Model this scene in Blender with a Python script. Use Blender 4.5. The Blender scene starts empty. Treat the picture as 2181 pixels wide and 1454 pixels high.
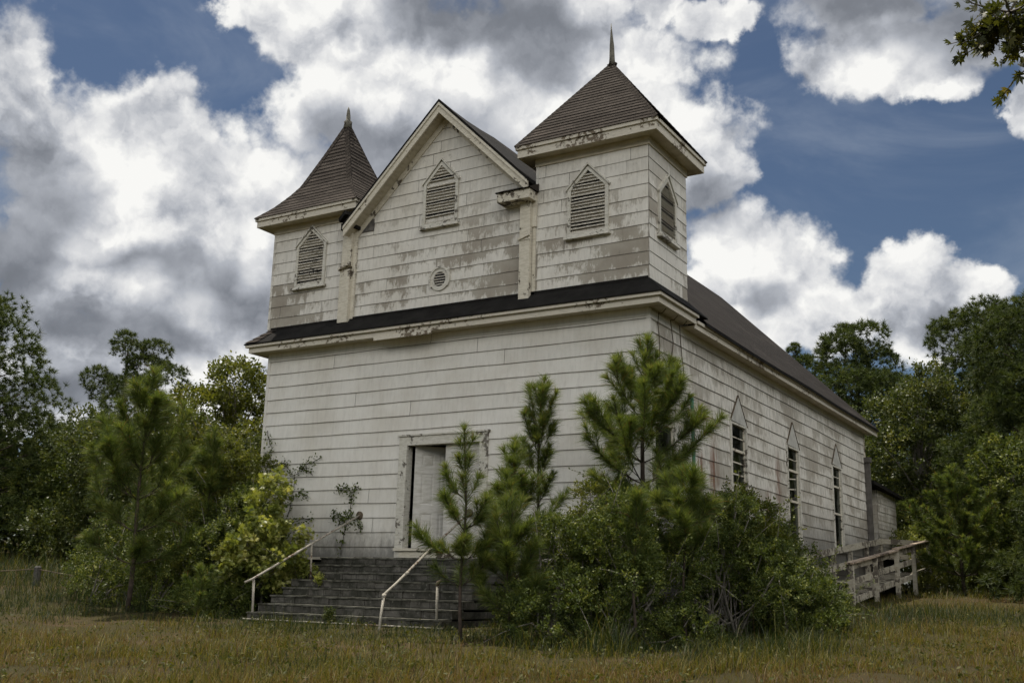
import bpy, bmesh, math, random
import numpy as np
from mathutils import Vector, Matrix

scene = bpy.context.scene
COL = scene.collection

# ------------------------------------------------------------------ camera
cam_d = bpy.data.cameras.new("camera")
cam = bpy.data.objects.new("camera", cam_d)
COL.objects.link(cam)
scene.camera = cam
YAW, PITCH, ROLL = .5477, .2323, .0259
_f = Vector((-math.sin(YAW) * math.cos(PITCH), math.cos(YAW) * math.cos(PITCH), math.sin(PITCH)))
_r = Vector((math.cos(YAW), math.sin(YAW), 0))
_u = _r.cross(_f)
_r2 = _r * math.cos(ROLL) + _u * math.sin(ROLL)
_u2 = _u * math.cos(ROLL) - _r * math.sin(ROLL)
CAM = Vector((7.358, -16.776, .66))
_m = Matrix((_r2, _u2, -_f)).transposed().to_4x4()
_m.translation = CAM
cam.matrix_world = _m
cam_d.sensor_width = 36
cam_d.lens = 36 * 2224.5 / 2181
cam_d.clip_start = .1
cam_d.clip_end = 3000

# ------------------------------------------------------------------ exposure, sun, sky
scene.view_settings.view_transform = 'Standard'
scene.view_settings.look = 'None'
scene.view_settings.gamma = 1
scene.view_settings.exposure = .76
scene.cycles.max_bounces = 6
scene.cycles.transparent_max_bounces = 8
scene.cycles.use_denoising = True

SUN_DIR = Vector((-.30, .12, 1.0)).normalized()       # towards the sun: high, behind and left of the church
sun_d = bpy.data.lights.new("sun", 'SUN')
sun_d.energy = 3.3
sun_d.angle = math.radians(.5)
sun_d.color = (1, .93, .82)
sun = bpy.data.objects.new("sun", sun_d)
COL.objects.link(sun)
sun.location = (-20, 12, 60)
sun.rotation_euler = SUN_DIR.to_track_quat('Z', 'Y').to_euler()

MAIN = [(-1.031, 0.411, 0.05, 0.058), (-0.988, 0.359, 0.078, 0.068), (-0.892, 0.4, 0.041, 0.053), (-0.931, 0.331, 0.114, 0.09), (-0.847, 0.343, 0.061, 0.072), (-0.78, 0.338, 0.067, 0.056), (-0.995, 0.235, 0.026, 0.024), (-0.963, 0.256, 0.078, 0.045), (-0.861, 0.268, 0.126, 0.085), (-0.79, 0.253, 0.087, 0.087), (-0.914, 0.177, 0.166, 0.063), (-0.775, 0.499, 0.052, 0.045), (-0.751, 0.439, 0.061, 0.05), (-0.648, 0.482, 0.159, 0.109), (-0.526, 0.487, 0.118, 0.109), (-0.433, 0.456, 0.087, 0.072), (-0.367, 0.412, 0.054, 0.051), (-0.595, 0.386, 0.198, 0.066), (-0.344, 0.38, 0.035, 0.022), (-0.817, 0.514, 0.028, 0.024), (-0.332, 0.323, 0.056, 0.039), (-0.279, 0.303, 0.042, 0.047), (-0.315, 0.266, 0.088, 0.044), (-0.255, 0.246, 0.047, 0.03), (-0.176, 0.284, 0.037, 0.033), (-0.123, 0.267, 0.037, 0.025), (-0.212, 0.261, 0.033, 0.025), (-0.168, 0.241, 0.088, 0.029), (-0.236, 0.473, 0.034, 0.022), (-0.186, 0.483, 0.078, 0.038), (-0.146, 0.446, 0.044, 0.022), (-0.192, 0.524, 0.084, 0.027), (-0.092, 0.492, 0.073, 0.042), (-0.067, 0.418, 0.015, 0.031), (-0.34, 0.523, 0.033, 0.018), (-0.393, 0.538, 0.029, 0.016),
        (.5, .35, .3, .12), (1.3, .5, .4, .2), (2.4, .4, .5, .15), (-2.0, .4, .35, .15), (-2.9, .5, .3, .2), (0, .95, .5, .2), (-1.3, 1.0, .5, .2), (2.0, 1.0, .7, .2), (-1.35, .2, .2, .1), (.2, .12, .25, .06)]
DARK = [(-0.521, 0.51, 0.059, 0.046), (-0.617, 0.542, 0.084, 0.028), (-0.572, 0.527, 0.074, 0.029), (-0.591, 0.399, 0.11, 0.052), (-0.691, 0.397, 0.071, 0.043), (-1.005, 0.279, 0.045, 0.072), (-0.951, 0.22, 0.05, 0.02), (-0.83, 0.258, 0.062, 0.036), (-0.967, 0.16, 0.05, 0.02), (-0.885, 0.214, 0.055, 0.022), (-0.354, 0.363, 0.035, 0.026), (-0.109, 0.491, 0.09, 0.034), (-0.201, 0.527, 0.071, 0.019), (-0.73, 0.416, 0.042, 0.03), (-0.892, 0.282, 0.06, 0.018), (-0.298, 0.27, 0.026, 0.017), (-0.117, 0.238, 0.042, 0.02), (-0.981, 0.307, 0.039, 0.04)]
LIGHT = [(-0.549, 0.439, 0.058, 0.03), (-0.766, 0.455, 0.033, 0.021), (-0.938, 0.351, 0.049, 0.033), (-0.38, 0.463, 0.048, 0.042), (-0.332, 0.315, 0.045, 0.031), (-0.85, 0.244, 0.025, 0.021), (-0.951, 0.186, 0.023, 0.012), (-0.618, 0.462, 0.063, 0.025), (-0.932, 0.264, 0.036, 0.012), (-0.178, 0.474, 0.052, 0.02), (-0.786, 0.205, 0.026, 0.013), (-0.968, 0.139, 0.034, 0.012), (-0.832, 0.189, 0.025, 0.011), (-0.996, 0.177, 0.022, 0.012), (-0.899, 0.264, 0.021, 0.017), (-0.802, 0.292, 0.018, 0.026), (-0.947, 0.291, 0.028, 0.016)]


class NT:
    """small wrapper for building node trees"""
    def __init__(s, tree):
        s.t = tree
        s.t.nodes.clear()

    def n(s, kind, **kw):
        nd = s.t.nodes.new(kind)
        for k, v in kw.items():
            setattr(nd, k, v)
        return nd

    def put(s, sock, v):
        if isinstance(v, bpy.types.NodeSocket):
            s.t.links.new(v, sock)
        elif v is not None:
            if isinstance(v, tuple) and len(v) == 3 and sock.type == 'RGBA':
                v = (*v, 1)
            sock.default_value = v

    def math(s, op, a, b=None, c=None, clamp=False):
        nd = s.n('ShaderNodeMath', operation=op, use_clamp=clamp)
        s.put(nd.inputs[0], a); s.put(nd.inputs[1], b)
        if c is not None: s.put(nd.inputs[2], c)
        return nd.outputs[0]

    def vec(s, op, a, b=None):
        nd = s.n('ShaderNodeVectorMath', operation=op)
        s.put(nd.inputs[0], a)
        if b is not None: s.put(nd.inputs[1], b)
        return nd.outputs['Value'] if op in ('LENGTH', 'DOT_PRODUCT') else nd.outputs[0]

    def scale(s, a, k):
        nd = s.n('ShaderNodeVectorMath', operation='SCALE')
        s.put(nd.inputs[0], a); s.put(nd.inputs[3], k)
        return nd.outputs[0]

    def noise(s, v, scale, detail=4, rough=.55, dist=0, color=False):
        nd = s.n('ShaderNodeTexNoise')
        s.put(nd.inputs['Vector'], v); s.put(nd.inputs['Scale'], scale)
        nd.inputs['Detail'].default_value = detail
        nd.inputs['Roughness'].default_value = rough
        nd.inputs['Distortion'].default_value = dist
        return nd.outputs['Color' if color else 'Fac']

    def smooth(s, v, a, b, lo=0., hi=1.):
        nd = s.n('ShaderNodeMapRange', interpolation_type='SMOOTHSTEP')
        s.put(nd.inputs['Value'], v)
        nd.inputs['From Min'].default_value = a; nd.inputs['From Max'].default_value = b
        nd.inputs['To Min'].default_value = lo; nd.inputs['To Max'].default_value = hi
        return nd.outputs[0]

    def mix(s, f, a, b, mode='MIX'):
        nd = s.n('ShaderNodeMix', data_type='RGBA', blend_type=mode)
        s.put(nd.inputs['Factor'], f); s.put(nd.inputs['A'], a); s.put(nd.inputs['B'], b)
        return nd.outputs['Result']

    def xyz(s, v):
        nd = s.n('ShaderNodeSeparateXYZ'); s.put(nd.inputs[0], v)
        return nd.outputs

    def comb(s, x, y, z=0.):
        nd = s.n('ShaderNodeCombineXYZ')
        s.put(nd.inputs[0], x); s.put(nd.inputs[1], y); s.put(nd.inputs[2], z)
        return nd.outputs[0]


def build_sky():
    w = bpy.data.worlds.new("World")
    scene.world = w
    w.use_nodes = True
    T = NT(w.node_tree)
    sky = T.n('ShaderNodeTexSky', sky_type='NISHITA', sun_disc=False)
    sky.sun_elevation = math.asin(SUN_DIR.z)
    sky.sun_rotation = math.atan2(SUN_DIR.x, SUN_DIR.y)
    sky.air_density = 1.0; sky.dust_density = .6; sky.ozone_density = 1.6
    d = T.n('ShaderNodeTexCoord').outputs['Generated']
    # billowy warp of the direction, then azimuth / elevation
    wn = T.noise(d, 9, 7, .62, 0, True)
    wv = T.scale(T.vec('SUBTRACT', wn, (.5, .5, .5)), .085)
    wn2 = T.noise(d, 34, 4, .6, 0, True)
    wv = T.vec('ADD', wv, T.scale(T.vec('SUBTRACT', wn2, (.5, .5, .5)), .022))
    dw = T.vec('NORMALIZE', T.vec('ADD', d, wv))
    def azel(v):
        o = T.xyz(v)
        return T.comb(T.math('ARCTAN2', o[0], o[1]), T.math('ARCSINE', o[2]))
    ae = azel(dw)
    ws = T.scale(T.vec('SUBTRACT', T.noise(d, 7, 5, .6, 0, True), (.5, .5, .5)), .07)
    ae_soft = azel(T.vec('NORMALIZE', T.vec('ADD', d, ws)))
    def blobs(p, L, k, g):
        acc = None
        for a, e, ra, re in L:
            q = T.vec('LENGTH', T.vec('MULTIPLY', T.vec('SUBTRACT', p, (a, e, 0)), (1 / (ra * g), 1 / (re * g), 0)))
            if acc is None: acc = q
            else: acc = T.math('SMOOTH_MIN', acc, q, k)
        return acc
    m = blobs(ae, MAIN, .22, 1.12)
    fine = T.noise(d, 26, 8, .62)
    # cauliflower billows: rounded cells, several octaves
    dv = T.vec('ADD', d, T.scale(T.vec('SUBTRACT', wn2, (.5, .5, .5)), .03))
    def billow(v, sc):
        nd = T.n('ShaderNodeTexVoronoi', feature='F1')
        T.put(nd.inputs['Vector'], v); nd.inputs['Scale'].default_value = sc
        nd.inputs['Detail'].default_value = 2.5; nd.inputs['Roughness'].default_value = .46
        nd.inputs['Lacunarity'].default_value = 2.3
        return nd.outputs['Distance']
    v1 = billow(dv, 11.5)
    edge = T.math('ADD', T.math('SUBTRACT', 1., m), T.math('MULTIPLY', T.math('SUBTRACT', fine, .5), .55))
    edge = T.math('MULTIPLY_ADD', T.math('SUBTRACT', .86, v1), .62, edge)
    alpha = T.smooth(edge, -.12, .26)
    dk = blobs(T.vec('ADD', T.scale(ae_soft, .55), T.scale(ae, .45)), DARK, .3, 1.32)
    dk = T.math('MULTIPLY_ADD', T.math('SUBTRACT', v1, .72), -.4, dk)
    dark = T.smooth(dk, .25, 1.25, 1., 0.)
    lt = blobs(ae_soft, LIGHT, .2, 1.3)
    light = T.smooth(lt, .2, 1.2, 1., 0.)
    # relief: each billow is brighter on its upper side
    up = (-.02, -.01, .026)
    def field(v):
        a = T.noise(v, 13, 5, .58, .2)
        return a
    rel = T.math('SUBTRACT', field(dw), field(T.vec('ADD', dw, up)))
    f2 = lambda v: T.noise(v, 38, 4, .55)
    rel2 = T.math('SUBTRACT', f2(dw), f2(T.vec('ADD', dw, (-.006, -.003, .009))))
    rel = T.math('MULTIPLY_ADD', rel2, .25, T.math('MULTIPLY', rel, .55))
    relv = T.math('SUBTRACT', billow(T.vec('ADD', dv, (-.006, -.003, .018)), 11.5), v1)
    rel = T.math('MULTIPLY_ADD', relv, .40, rel)
    rel = T.math('MULTIPLY_ADD', T.math('SUBTRACT', .70, v1), .16, rel)
    big = T.noise(d, 5.5, 4, .5)
    inner = T.smooth(edge, .1, .8)
    rel = T.math('MULTIPLY', rel, T.smooth(dark, 0., 1., 1.5, .5))
    b = T.math('ADD', rel, .84)
    b = T.math('MULTIPLY_ADD', T.math('SUBTRACT', big, .5), .6, b)
    b = T.math('SUBTRACT', b, T.math('MULTIPLY', dark, .48))
    b = T.math('ADD', b, T.math('MULTIPLY', light, .30))
    b = T.math('SUBTRACT', b, T.math('MULTIPLY', inner, .08), clamp=True)
    b = T.math('MAXIMUM', b, .03)
    ramp = T.n('ShaderNodeValToRGB')
    T.put(ramp.inputs[0], b)
    cr = ramp.color_ramp
    cr.elements[0].position = 0; cr.elements[0].color = (.075, .082, .092, 1)
    cr.elements[1].position = 1; cr.elements[1].color = (.53, .528, .515, 1)
    for pos, c in ((.22, (.115, .124, .142)), (.5, (.245, .257, .282)), (.75, (.39, .395, .405))):
        e = cr.elements.new(pos); e.color = (*c, 1)
    # unseen clouds behind the camera boosted and warmed as added fill for the walls
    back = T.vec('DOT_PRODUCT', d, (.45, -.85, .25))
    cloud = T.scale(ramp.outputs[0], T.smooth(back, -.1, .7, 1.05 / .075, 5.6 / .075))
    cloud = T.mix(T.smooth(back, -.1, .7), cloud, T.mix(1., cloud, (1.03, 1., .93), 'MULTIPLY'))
    blue = T.mix(1., sky.outputs[0], (.37, .385, .405), 'MULTIPLY')
    veil = T.noise(T.vec('MULTIPLY', d, (1., 1., 2.2)), 4.2, 6, .6, .6)
    blue = T.mix(T.smooth(veil, .42, .78, 0., .28), blue, T.scale(T.comb(.30, .33, .37), 1 / .075))
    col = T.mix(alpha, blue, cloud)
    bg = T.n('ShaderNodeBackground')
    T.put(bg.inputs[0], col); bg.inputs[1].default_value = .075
    out = T.n('ShaderNodeOutputWorld')
    T.t.links.new(bg.outputs[0], out.inputs[0])
    w.cycles.sampling_method = 'MANUAL'
    w.cycles.sample_map_resolution = 512


build_sky()

# ------------------------------------------------------------------ object helpers
def obj(name, me, parent=None, label=None, cat=None, group=None, kind=None):
    o = bpy.data.objects.new(name, me)
    COL.objects.link(o)
    if parent is not None:
        o.parent = parent
        if parent.type == 'EMPTY' or parent.parent is not None or True:
            o.matrix_parent_inverse = parent_world(parent).inverted()
    for k, v in (('label', label), ('category', cat), ('group', group), ('kind', kind)):
        if v: o[k] = v
    return o


def parent_world(o):
    m = o.matrix_basis.copy()
    if o.parent is not None:
        m = parent_world(o.parent) @ o.matrix_parent_inverse @ m
    return m


def thing(name, loc, label, cat, group=None):
    o = bpy.data.objects.new(name, None)
    COL.objects.link(o)
    o.location = loc
    o.empty_display_size = .3
    o['label'] = label; o['category'] = cat
    if group: o['group'] = group
    return o


class MB:
    """collects polygons, then makes one mesh"""
    def __init__(s):
        s.v = []; s.f = []; s.uv = []; s.mi = []

    def poly(s, pts, uv=None, mi=0):
        n = len(s.v)
        s.v += [tuple(p) for p in pts]
        s.f.append(tuple(range(n, n + len(pts))))
        s.uv += [tuple(q) for q in uv] if uv else [(p[0] + p[1], p[2]) for p in pts]
        s.mi.append(mi)

    def box(s, x0, x1, y0, y1, z0, z1, mi=0):
        P = lambda i, j, k: ((x0, x1)[i], (y0, y1)[j], (z0, z1)[k])
        for q in (((0,0,0),(1,0,0),(1,0,1),(0,0,1)), ((1,1,0),(0,1,0),(0,1,1),(1,1,1)), ((0,1,0),(0,0,0),(0,0,1),(0,1,1)),
                  ((1,0,0),(1,1,0),(1,1,1),(1,0,1)), ((0,0,1),(1,0,1),(1,1,1),(0,1,1)), ((0,1,0),(1,1,0),(1,0,0),(0,0,0))):
            s.poly([P(*c) for c in q], None, mi)

    def beam(s, a, b, w, h, up=(0, 0, 1), mi=0, taper=1.):
        """box along a->b, width w (sideways), height h (along up)"""
        a, b, up = Vector(a), Vector(b), Vector(up)
        d = (b - a); L = d.length; d.normalize()
        side = d.cross(up).normalized(); upv = side.cross(d).normalized()
        c = []
        for p, k in ((a, 1.), (b, taper)):
            c.append([p + side * (sx * w * k / 2) + upv * (sz * h * k / 2) for sx, sz in ((-1, -1), (1, -1), (1, 1), (-1, 1))])
        for i in range(4):
            j = (i + 1) % 4
            wd = (w, h)[i % 2]
            s.poly([c[0][i], c[0][j], c[1][j], c[1][i]][::-1], [(L, 0), (L, wd), (0, wd), (0, 0)][::1], mi)
        s.poly(c[0], None, mi); s.poly(c[1][::-1], None, mi)

    def tube(s, pts, rad, n=8, mi=0, cap=True):
        pts = [Vector(p) for p in pts]
        if not hasattr(rad, '__len__'): rad = [rad] * len(pts)
        rings = []
        prev = None
        for i, p in enumerate(pts):
            t = (pts[min(i + 1, len(pts) - 1)] - pts[max(i - 1, 0)]).normalized()
            if prev is None:
                ax = t.orthogonal().normalized()
            else:
                ax = (prev - t * prev.dot(t)).normalized()
            prev = ax
            by = t.cross(ax)
            rings.append([p + (ax * math.cos(2 * math.pi * k / n) + by * math.sin(2 * math.pi * k / n)) * rad[i] for k in range(n)])
        base = len(s.v)
        acc = 0
        for i, r in enumerate(rings):
            s.v += [tuple(q) for q in r]
        for i in range(len(rings) - 1):
            for k in range(n):
                a = base + i * n + k; b = base + i * n + (k + 1) % n
                s.f.append((a, b, b + n, a + n)); s.mi.append(mi)
                s.uv += [(k / n, i), ((k + 1) / n, i), ((k + 1) / n, i + 1), (k / n, i + 1)]
        if cap:
            for i, fl in ((0, True), (len(rings) - 1, False)):
                idx = [base + i * n + k for k in range(n)]
                s.f.append(tuple(idx[::-1] if fl else idx)); s.mi.append(mi)
                s.uv += [(0, 0)] * n

    def mesh(s, name, mats, smooth=False):
        me = bpy.data.meshes.new(name)
        me.from_pydata(s.v, [], s.f)
        uvl = me.uv_layers.new(name="UVMap")
        uvl.data.foreach_set('uv', [c for q in s.uv for c in q])
        for m in (mats if isinstance(mats, (list, tuple)) else [mats]):
            me.materials.append(m)
        me.polygons.foreach_set('material_index', s.mi)
        if smooth:
            me.polygons.foreach_set('use_smooth', [True] * len(s.f))
        me.update()
        return me

    def build(s, name, mats, parent=None, smooth=False, **kw):
        return obj(name, s.mesh(name, mats, smooth), parent, **kw)


def np_mesh(name, verts, faces, mat, rnd=None, smooth=False):
    """fast mesh from arrays; rnd = one value per face stored as face attribute 'rnd'"""
    me = bpy.data.meshes.new(name)
    verts = np.ascontiguousarray(verts, np.float32); faces = np.ascontiguousarray(faces, np.int32)
    nf, k = faces.shape
    me.vertices.add(len(verts)); me.vertices.foreach_set('co', verts.ravel())
    me.loops.add(nf * k); me.loops.foreach_set('vertex_index', faces.ravel())
    me.polygons.add(nf)
    me.polygons.foreach_set('loop_start', np.arange(0, nf * k, k, dtype=np.int32))
    me.polygons.foreach_set('loop_total', np.full(nf, k, np.int32))
    if smooth: me.polygons.foreach_set('use_smooth', np.ones(nf, bool))
    if rnd is not None:
        a = me.attributes.new('rnd', 'FLOAT', 'FACE')
        a.data.foreach_set('value', np.ascontiguousarray(rnd, np.float32))
    me.update(calc_edges=True)
    me.materials.append(mat)
    return me


# ------------------------------------------------------------------ materials
def material(name):
    m = bpy.data.materials.new(name)
    m.use_nodes = True
    return m, NT(m.node_tree)


def finish(T, col, rough=.8, bump=None, bdist=.01, spec=.3, metal=0.):
    p = T.n('ShaderNodeBsdfPrincipled')
    T.put(p.inputs['Base Color'], col); T.put(p.inputs['Roughness'], rough)
    p.inputs['Specular IOR Level'].default_value = spec
    p.inputs['Metallic'].default_value = metal
    if bump is not None:
        b = T.n('ShaderNodeBump'); b.inputs['Distance'].default_value = bdist
        T.put(b.inputs['Height'], bump)
        T.t.links.new(b.outputs[0], p.inputs['Normal'])
    o = T.n('ShaderNodeOutputMaterial')
    T.t.links.new(p.outputs[0], o.inputs[0])
    return p


def uvn(T):
    return T.n('ShaderNodeUVMap').outputs[0]


def objc(T):
    return T.n('ShaderNodeTexCoord').outputs['Object']


def siding_mat(name, zref, s, tile, stain, streak, grime, rust=(), patch=(0, 0), base=(.64, .615, .56)):
    m, T = material(name)
    uv = uvn(T); o = T.xyz(uv)
    r = T.math('DIVIDE', T.math('SUBTRACT', o[1], zref), s)
    row = T.math('FLOOR', r)
    wr = T.n('ShaderNodeTexWhiteNoise', noise_dimensions='1D'); T.put(wr.inputs['W'], row)
    c = T.math('ADD', T.math('DIVIDE', o[0], tile), T.math('MULTIPLY', wr.outputs[0], 1.))
    cell = T.math('FLOOR', c)
    wc = T.n('ShaderNodeTexWhiteNoise', noise_dimensions='2D'); T.put(wc.inputs['Vector'], T.comb(cell, row))
    rc = wc.outputs[0]
    fr = T.math('FRACT', c)
    joint = T.math('LESS_THAN', fr, .011 / tile)
    # lap shadow put into the colour as a dark line along each course
    frz = T.math('FRACT', r)
    col = T.mix(T.math('MULTIPLY', rc, .4), base, (base[0] * .82, base[1] * .82, base[2] * .82))
    n1 = T.noise(uv, 1.1, 5, .6)
    col = T.mix(T.smooth(n1, .35, .75, 0, .45), col, (.45, .41, .335))
    fine = T.noise(T.vec('MULTIPLY', uv, (14., 2.2, 1.)), 1., 6, .7)
    col = T.mix(T.smooth(fine, .42, .75, 0, streak), col, (.25, .235, .20))
    # mildewed shingles: crisp at the joints, ragged downwards
    big = T.noise(uv, .55, 2, .5)
    rag = T.math('ADD', T.math('MULTIPLY', T.noise(T.vec('MULTIPLY', uv, (5.5, 2.4, 1.)), 1., 6, .7), .75), T.math('MULTIPLY', T.noise(T.vec('MULTIPLY', uv, (24., 8., 1.)), 1., 4, .7), .25))
    cut = T.math('ADD', T.math('MULTIPLY', T.math('SUBTRACT', rag, .5), 2.6), T.math('MULTIPLY', T.math('SUBTRACT', frz, .55), .4))
    cut = T.math('ADD', cut, T.math('MULTIPLY', T.math('SUBTRACT', rc, .45), .35))
    cut = T.math('ADD', cut, T.math('MULTIPLY', T.math('SUBTRACT', big, .5), 2.6))
    lo = T.smooth(o[1], patch[0], patch[1], 1., 0.) if patch[1] else 1.
    cut = T.math('MULTIPLY', T.smooth(cut, -.06, .22), T.math('MULTIPLY', lo, stain))
    col = T.mix(cut, col, T.mix(T.smooth(n1, .4, .65), (.28, .255, .205), (.215, .185, .145)))
    fl = T.noise(T.vec('MULTIPLY', uv, (3., 1.6, 1.)), 3., 6, .75)
    col = T.mix(T.smooth(fl, .60, .66, 0, .45 * min(1, stain + .15)), col, (.20, .18, .145))
    if grime:
        z0, z1 = grime
        g = T.math('ADD', o[1], T.math('MULTIPLY', T.math('SUBTRACT', rag, .5), 1.3))
        col = T.mix(T.smooth(g, z0, z1, .8, 0.), col, (.07, .068, .06))
    for (u, z, w, h) in rust:
        q = T.vec('LENGTH', T.vec('MULTIPLY', T.vec('SUBTRACT', uv, (u, z, 0)), (1 / w, 1 / h, 0)))
        rs = T.noise(T.vec('MULTIPLY', uv, (17., .8, 1.)), 1., 4, .6)
        k = T.math('MULTIPLY', T.smooth(q, .3, 1., 1., 0.), T.smooth(rs, .40, .56))
        col = T.mix(T.math('MULTIPLY', k, .85), col, (.15, .058, .030))
    col = T.mix(T.math('MULTIPLY', joint, T.smooth(rc, .68, .9, .04, .8)), col, (.06, .054, .046))
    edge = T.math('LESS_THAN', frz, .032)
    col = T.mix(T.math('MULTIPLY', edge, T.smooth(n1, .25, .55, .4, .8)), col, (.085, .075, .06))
    finish(T, col, .75, T.math('ADD', T.math('MULTIPLY', fine, .4), T.math('MULTIPLY', joint, -1.)), .004, .25)
    return m


def paint_mat(name, base, bare, amount, scale=7., dirt=.3):
    """old paint peeling off wood"""
    m, T = material(name)
    p = objc(T)
    n = T.noise(p, scale, 6, .68)
    n2 = T.noise(T.vec('MULTIPLY', p, (1.5, 1.5, 6.)), scale * .8, 5, .6)
    n3 = T.noise(p, 1.3, 3, .5)
    k = T.math('ADD', T.math('MULTIPLY', n, .6), T.math('MULTIPLY', n3, .5))
    peel = T.smooth(k, .78 - amount, .81 - amount)
    col = T.mix(T.smooth(n2, .35, .75, 0, dirt), base, (base[0] * .5, base[1] * .47, base[2] * .4))
    grain = T.noise(T.vec('MULTIPLY', p, (3., 3., 30.)), 2., 4, .6)
    b2 = T.mix(grain, bare, tuple(c * .35 for c in bare))
    col = T.mix(peel, col, b2)
    spot = T.smooth(T.noise(p, 30, 3, .6), .68, .74, 0, .6)
    col = T.mix(spot, col, (.06, .055, .045))
    finish(T, col, .8, T.math('SUBTRACT', n2, T.math('MULTIPLY', peel, .6)), .006, .25)
    return m


def shingle_mat(name, c1, c2, w=.3, h=.14, rowdark=.55):
    m, T = material(name)
    uv = uvn(T)
    b = T.n('ShaderNodeTexBrick'); T.put(b.inputs['Vector'], uv)
    b.inputs['Scale'].default_value = 1
    b.inputs['Brick Width'].default_value = w; b.inputs['Row Height'].default_value = h
    b.inputs['Mortar Size'].default_value = .006; b.inputs['Mortar Smooth'].default_value = .2; b.inputs['Bias'].default_value = 0
    b.inputs['Color1'].default_value = (*c1, 1); b.inputs['Color2'].default_value = (*c2, 1); b.inputs['Mortar'].default_value = (*[x * .25 for x in c1], 1)
    n = T.noise(uv, 2.2, 5, .6)
    col = T.mix(T.smooth(n, .3, .75, 0, .55), b.outputs[0], tuple(x * .5 for x in c1))
    g = T.noise(uv, 90, 2, .6)
    col = T.mix(T.math('MULTIPLY', g, .35), col, tuple(x * 1.7 for x in c2))
    col = T.mix(T.smooth(T.noise(T.vec('MULTIPLY', uv, (.35, 1.1, 1.)), 1., 5, .65), .52, .72, 0, .6), col, tuple(x * 2.0 for x in c2))
    o = T.xyz(uv)
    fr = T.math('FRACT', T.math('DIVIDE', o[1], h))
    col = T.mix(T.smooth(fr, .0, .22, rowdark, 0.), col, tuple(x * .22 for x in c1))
    bp = T.math('ADD', T.math('MULTIPLY', fr, -1.), T.math('MULTIPLY', g, .25))
    finish(T, col, .95, bp, .012, .06)
    return m


def plain_mat(name, c, rough=.8, var=.35, scale=6., spec=.3, metal=0., dark=None):
    m, T = material(name)
    p = objc(T)
    n = T.noise(p, scale, 5, .6)
    col = T.mix(T.smooth(n, .3, .7, 0, 1), c, dark or tuple(x * (1 - var) for x in c))
    finish(T, col, rough, n, .004, spec, metal)
    return m


def leaf_mat(name, c_dark, c_mid, c_pale, trans=.35, rough=.45, spec=.4, tcol=None, brown=None):
    """random per-leaf colour, dark to pale, from the face attribute rnd, light passes through"""
    m, T = material(name)
    a = T.n('ShaderNodeAttribute', attribute_name='rnd').outputs['Fac']
    r = T.n('ShaderNodeValToRGB'); T.put(r.inputs[0], a)
    e = r.color_ramp.elements
    e[0].color = (*c_dark, 1); e[1].color = (*c_pale, 1)
    k = e.new(.55); k.color = (*c_mid, 1)
    if brown:
        k = e.new(.94); k.color = (*c_pale, 1)
        r.color_ramp.elements[-1].color = (*brown, 1)
    p = T.n('ShaderNodeBsdfPrincipled')
    T.put(p.inputs['Base Color'], r.outputs[0])
    p.inputs['Roughness'].default_value = rough
    p.inputs['Specular IOR Level'].default_value = spec
    t = T.n('ShaderNodeBsdfTranslucent')
    T.put(t.inputs[0], T.mix(1., r.outputs[0], tcol or (1.5, 1.45, .7), 'MULTIPLY'))
    mx = T.n('ShaderNodeMixShader'); mx.inputs[0].default_value = trans
    T.t.links.new(p.outputs[0], mx.inputs[1]); T.t.links.new(t.outputs[0], mx.inputs[2])
    o = T.n('ShaderNodeOutputMaterial'); T.t.links.new(mx.outputs[0], o.inputs[0])
    return m


def glass_mat():
    m, T = material("window_glass")
    g = T.n('ShaderNodeBsdfGlossy'); g.inputs['Roughness'].default_value = .04
    g.inputs['Color'].default_value = (.9, .95, .92, 1)
    t = T.n('ShaderNodeBsdfTransparent'); t.inputs[0].default_value = (.42, .46, .42, 1)
    d = T.n('ShaderNodeBsdfDiffuse'); d.inputs[0].default_value = (.12, .12, .105, 1)
    fr = T.n('ShaderNodeFresnel'); fr.inputs[0].default_value = 1.5
    bump = T.n('ShaderNodeBump'); bump.inputs['Distance'].default_value = .004
    T.put(bump.inputs['Height'], T.noise(objc(T), 3.5, 2, .5))
    T.t.links.new(bump.outputs[0], g.inputs['Normal'])
    dirt = T.smooth(T.noise(objc(T), 5, 5, .65), .45, .8, .02, .35)
    a = T.n('ShaderNodeMixShader'); T.put(a.inputs[0], dirt)
    T.t.links.new(t.outputs[0], a.inputs[1]); T.t.links.new(d.outputs[0], a.inputs[2])
    b = T.n('ShaderNodeMixShader'); T.put(b.inputs[0], T.math('MULTIPLY', fr.outputs[0], .55))
    T.t.links.new(a.outputs[0], b.inputs[1]); T.t.links.new(g.outputs[0], b.inputs[2])
    o = T.n('ShaderNodeOutputMaterial'); T.t.links.new(b.outputs[0], o.inputs[0])
    return m


S1, S2 = .2894, .2838
M_FRONT = siding_mat("front_clapboard", 5.164 - S1 * 20, S1, 3.66, .04, .22, (1.15, 1.9), base=(.67, .65, .60))
M_UPPER = siding_mat("upper_shingle_siding", 6.2, .262, .61, .85, .35, None, patch=(6.9, 9.4))
M_SIDE = siding_mat("side_shingle_siding", 4.938 - S2 * 20, S2, .61, .6, .95, (1.5, 3.2),
                    rust=((3.15, 3.05, .35, .9), (7.35, 3.2, .28, 1.0), (6.6, 2.6, .25, .6), (2.4, 2.9, .3, .7)))
M_TRIM = paint_mat("peeling_trim_paint", (.58, .54, .45), (.13, .105, .08), .17, 8., .5)
M_FASCIA = paint_mat("peeling_fascia_paint", (.56, .52, .44), (.22, .175, .125), .165, 11.)
M_SOFFIT = paint_mat("soffit_paint", (.50, .45, .35), (.12, .085, .05), .02, 4., .5)
M_FRAME = paint_mat("door_frame_paint", (.55, .53, .47), (.2, .18, .15), .17, 8., .55)
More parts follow.
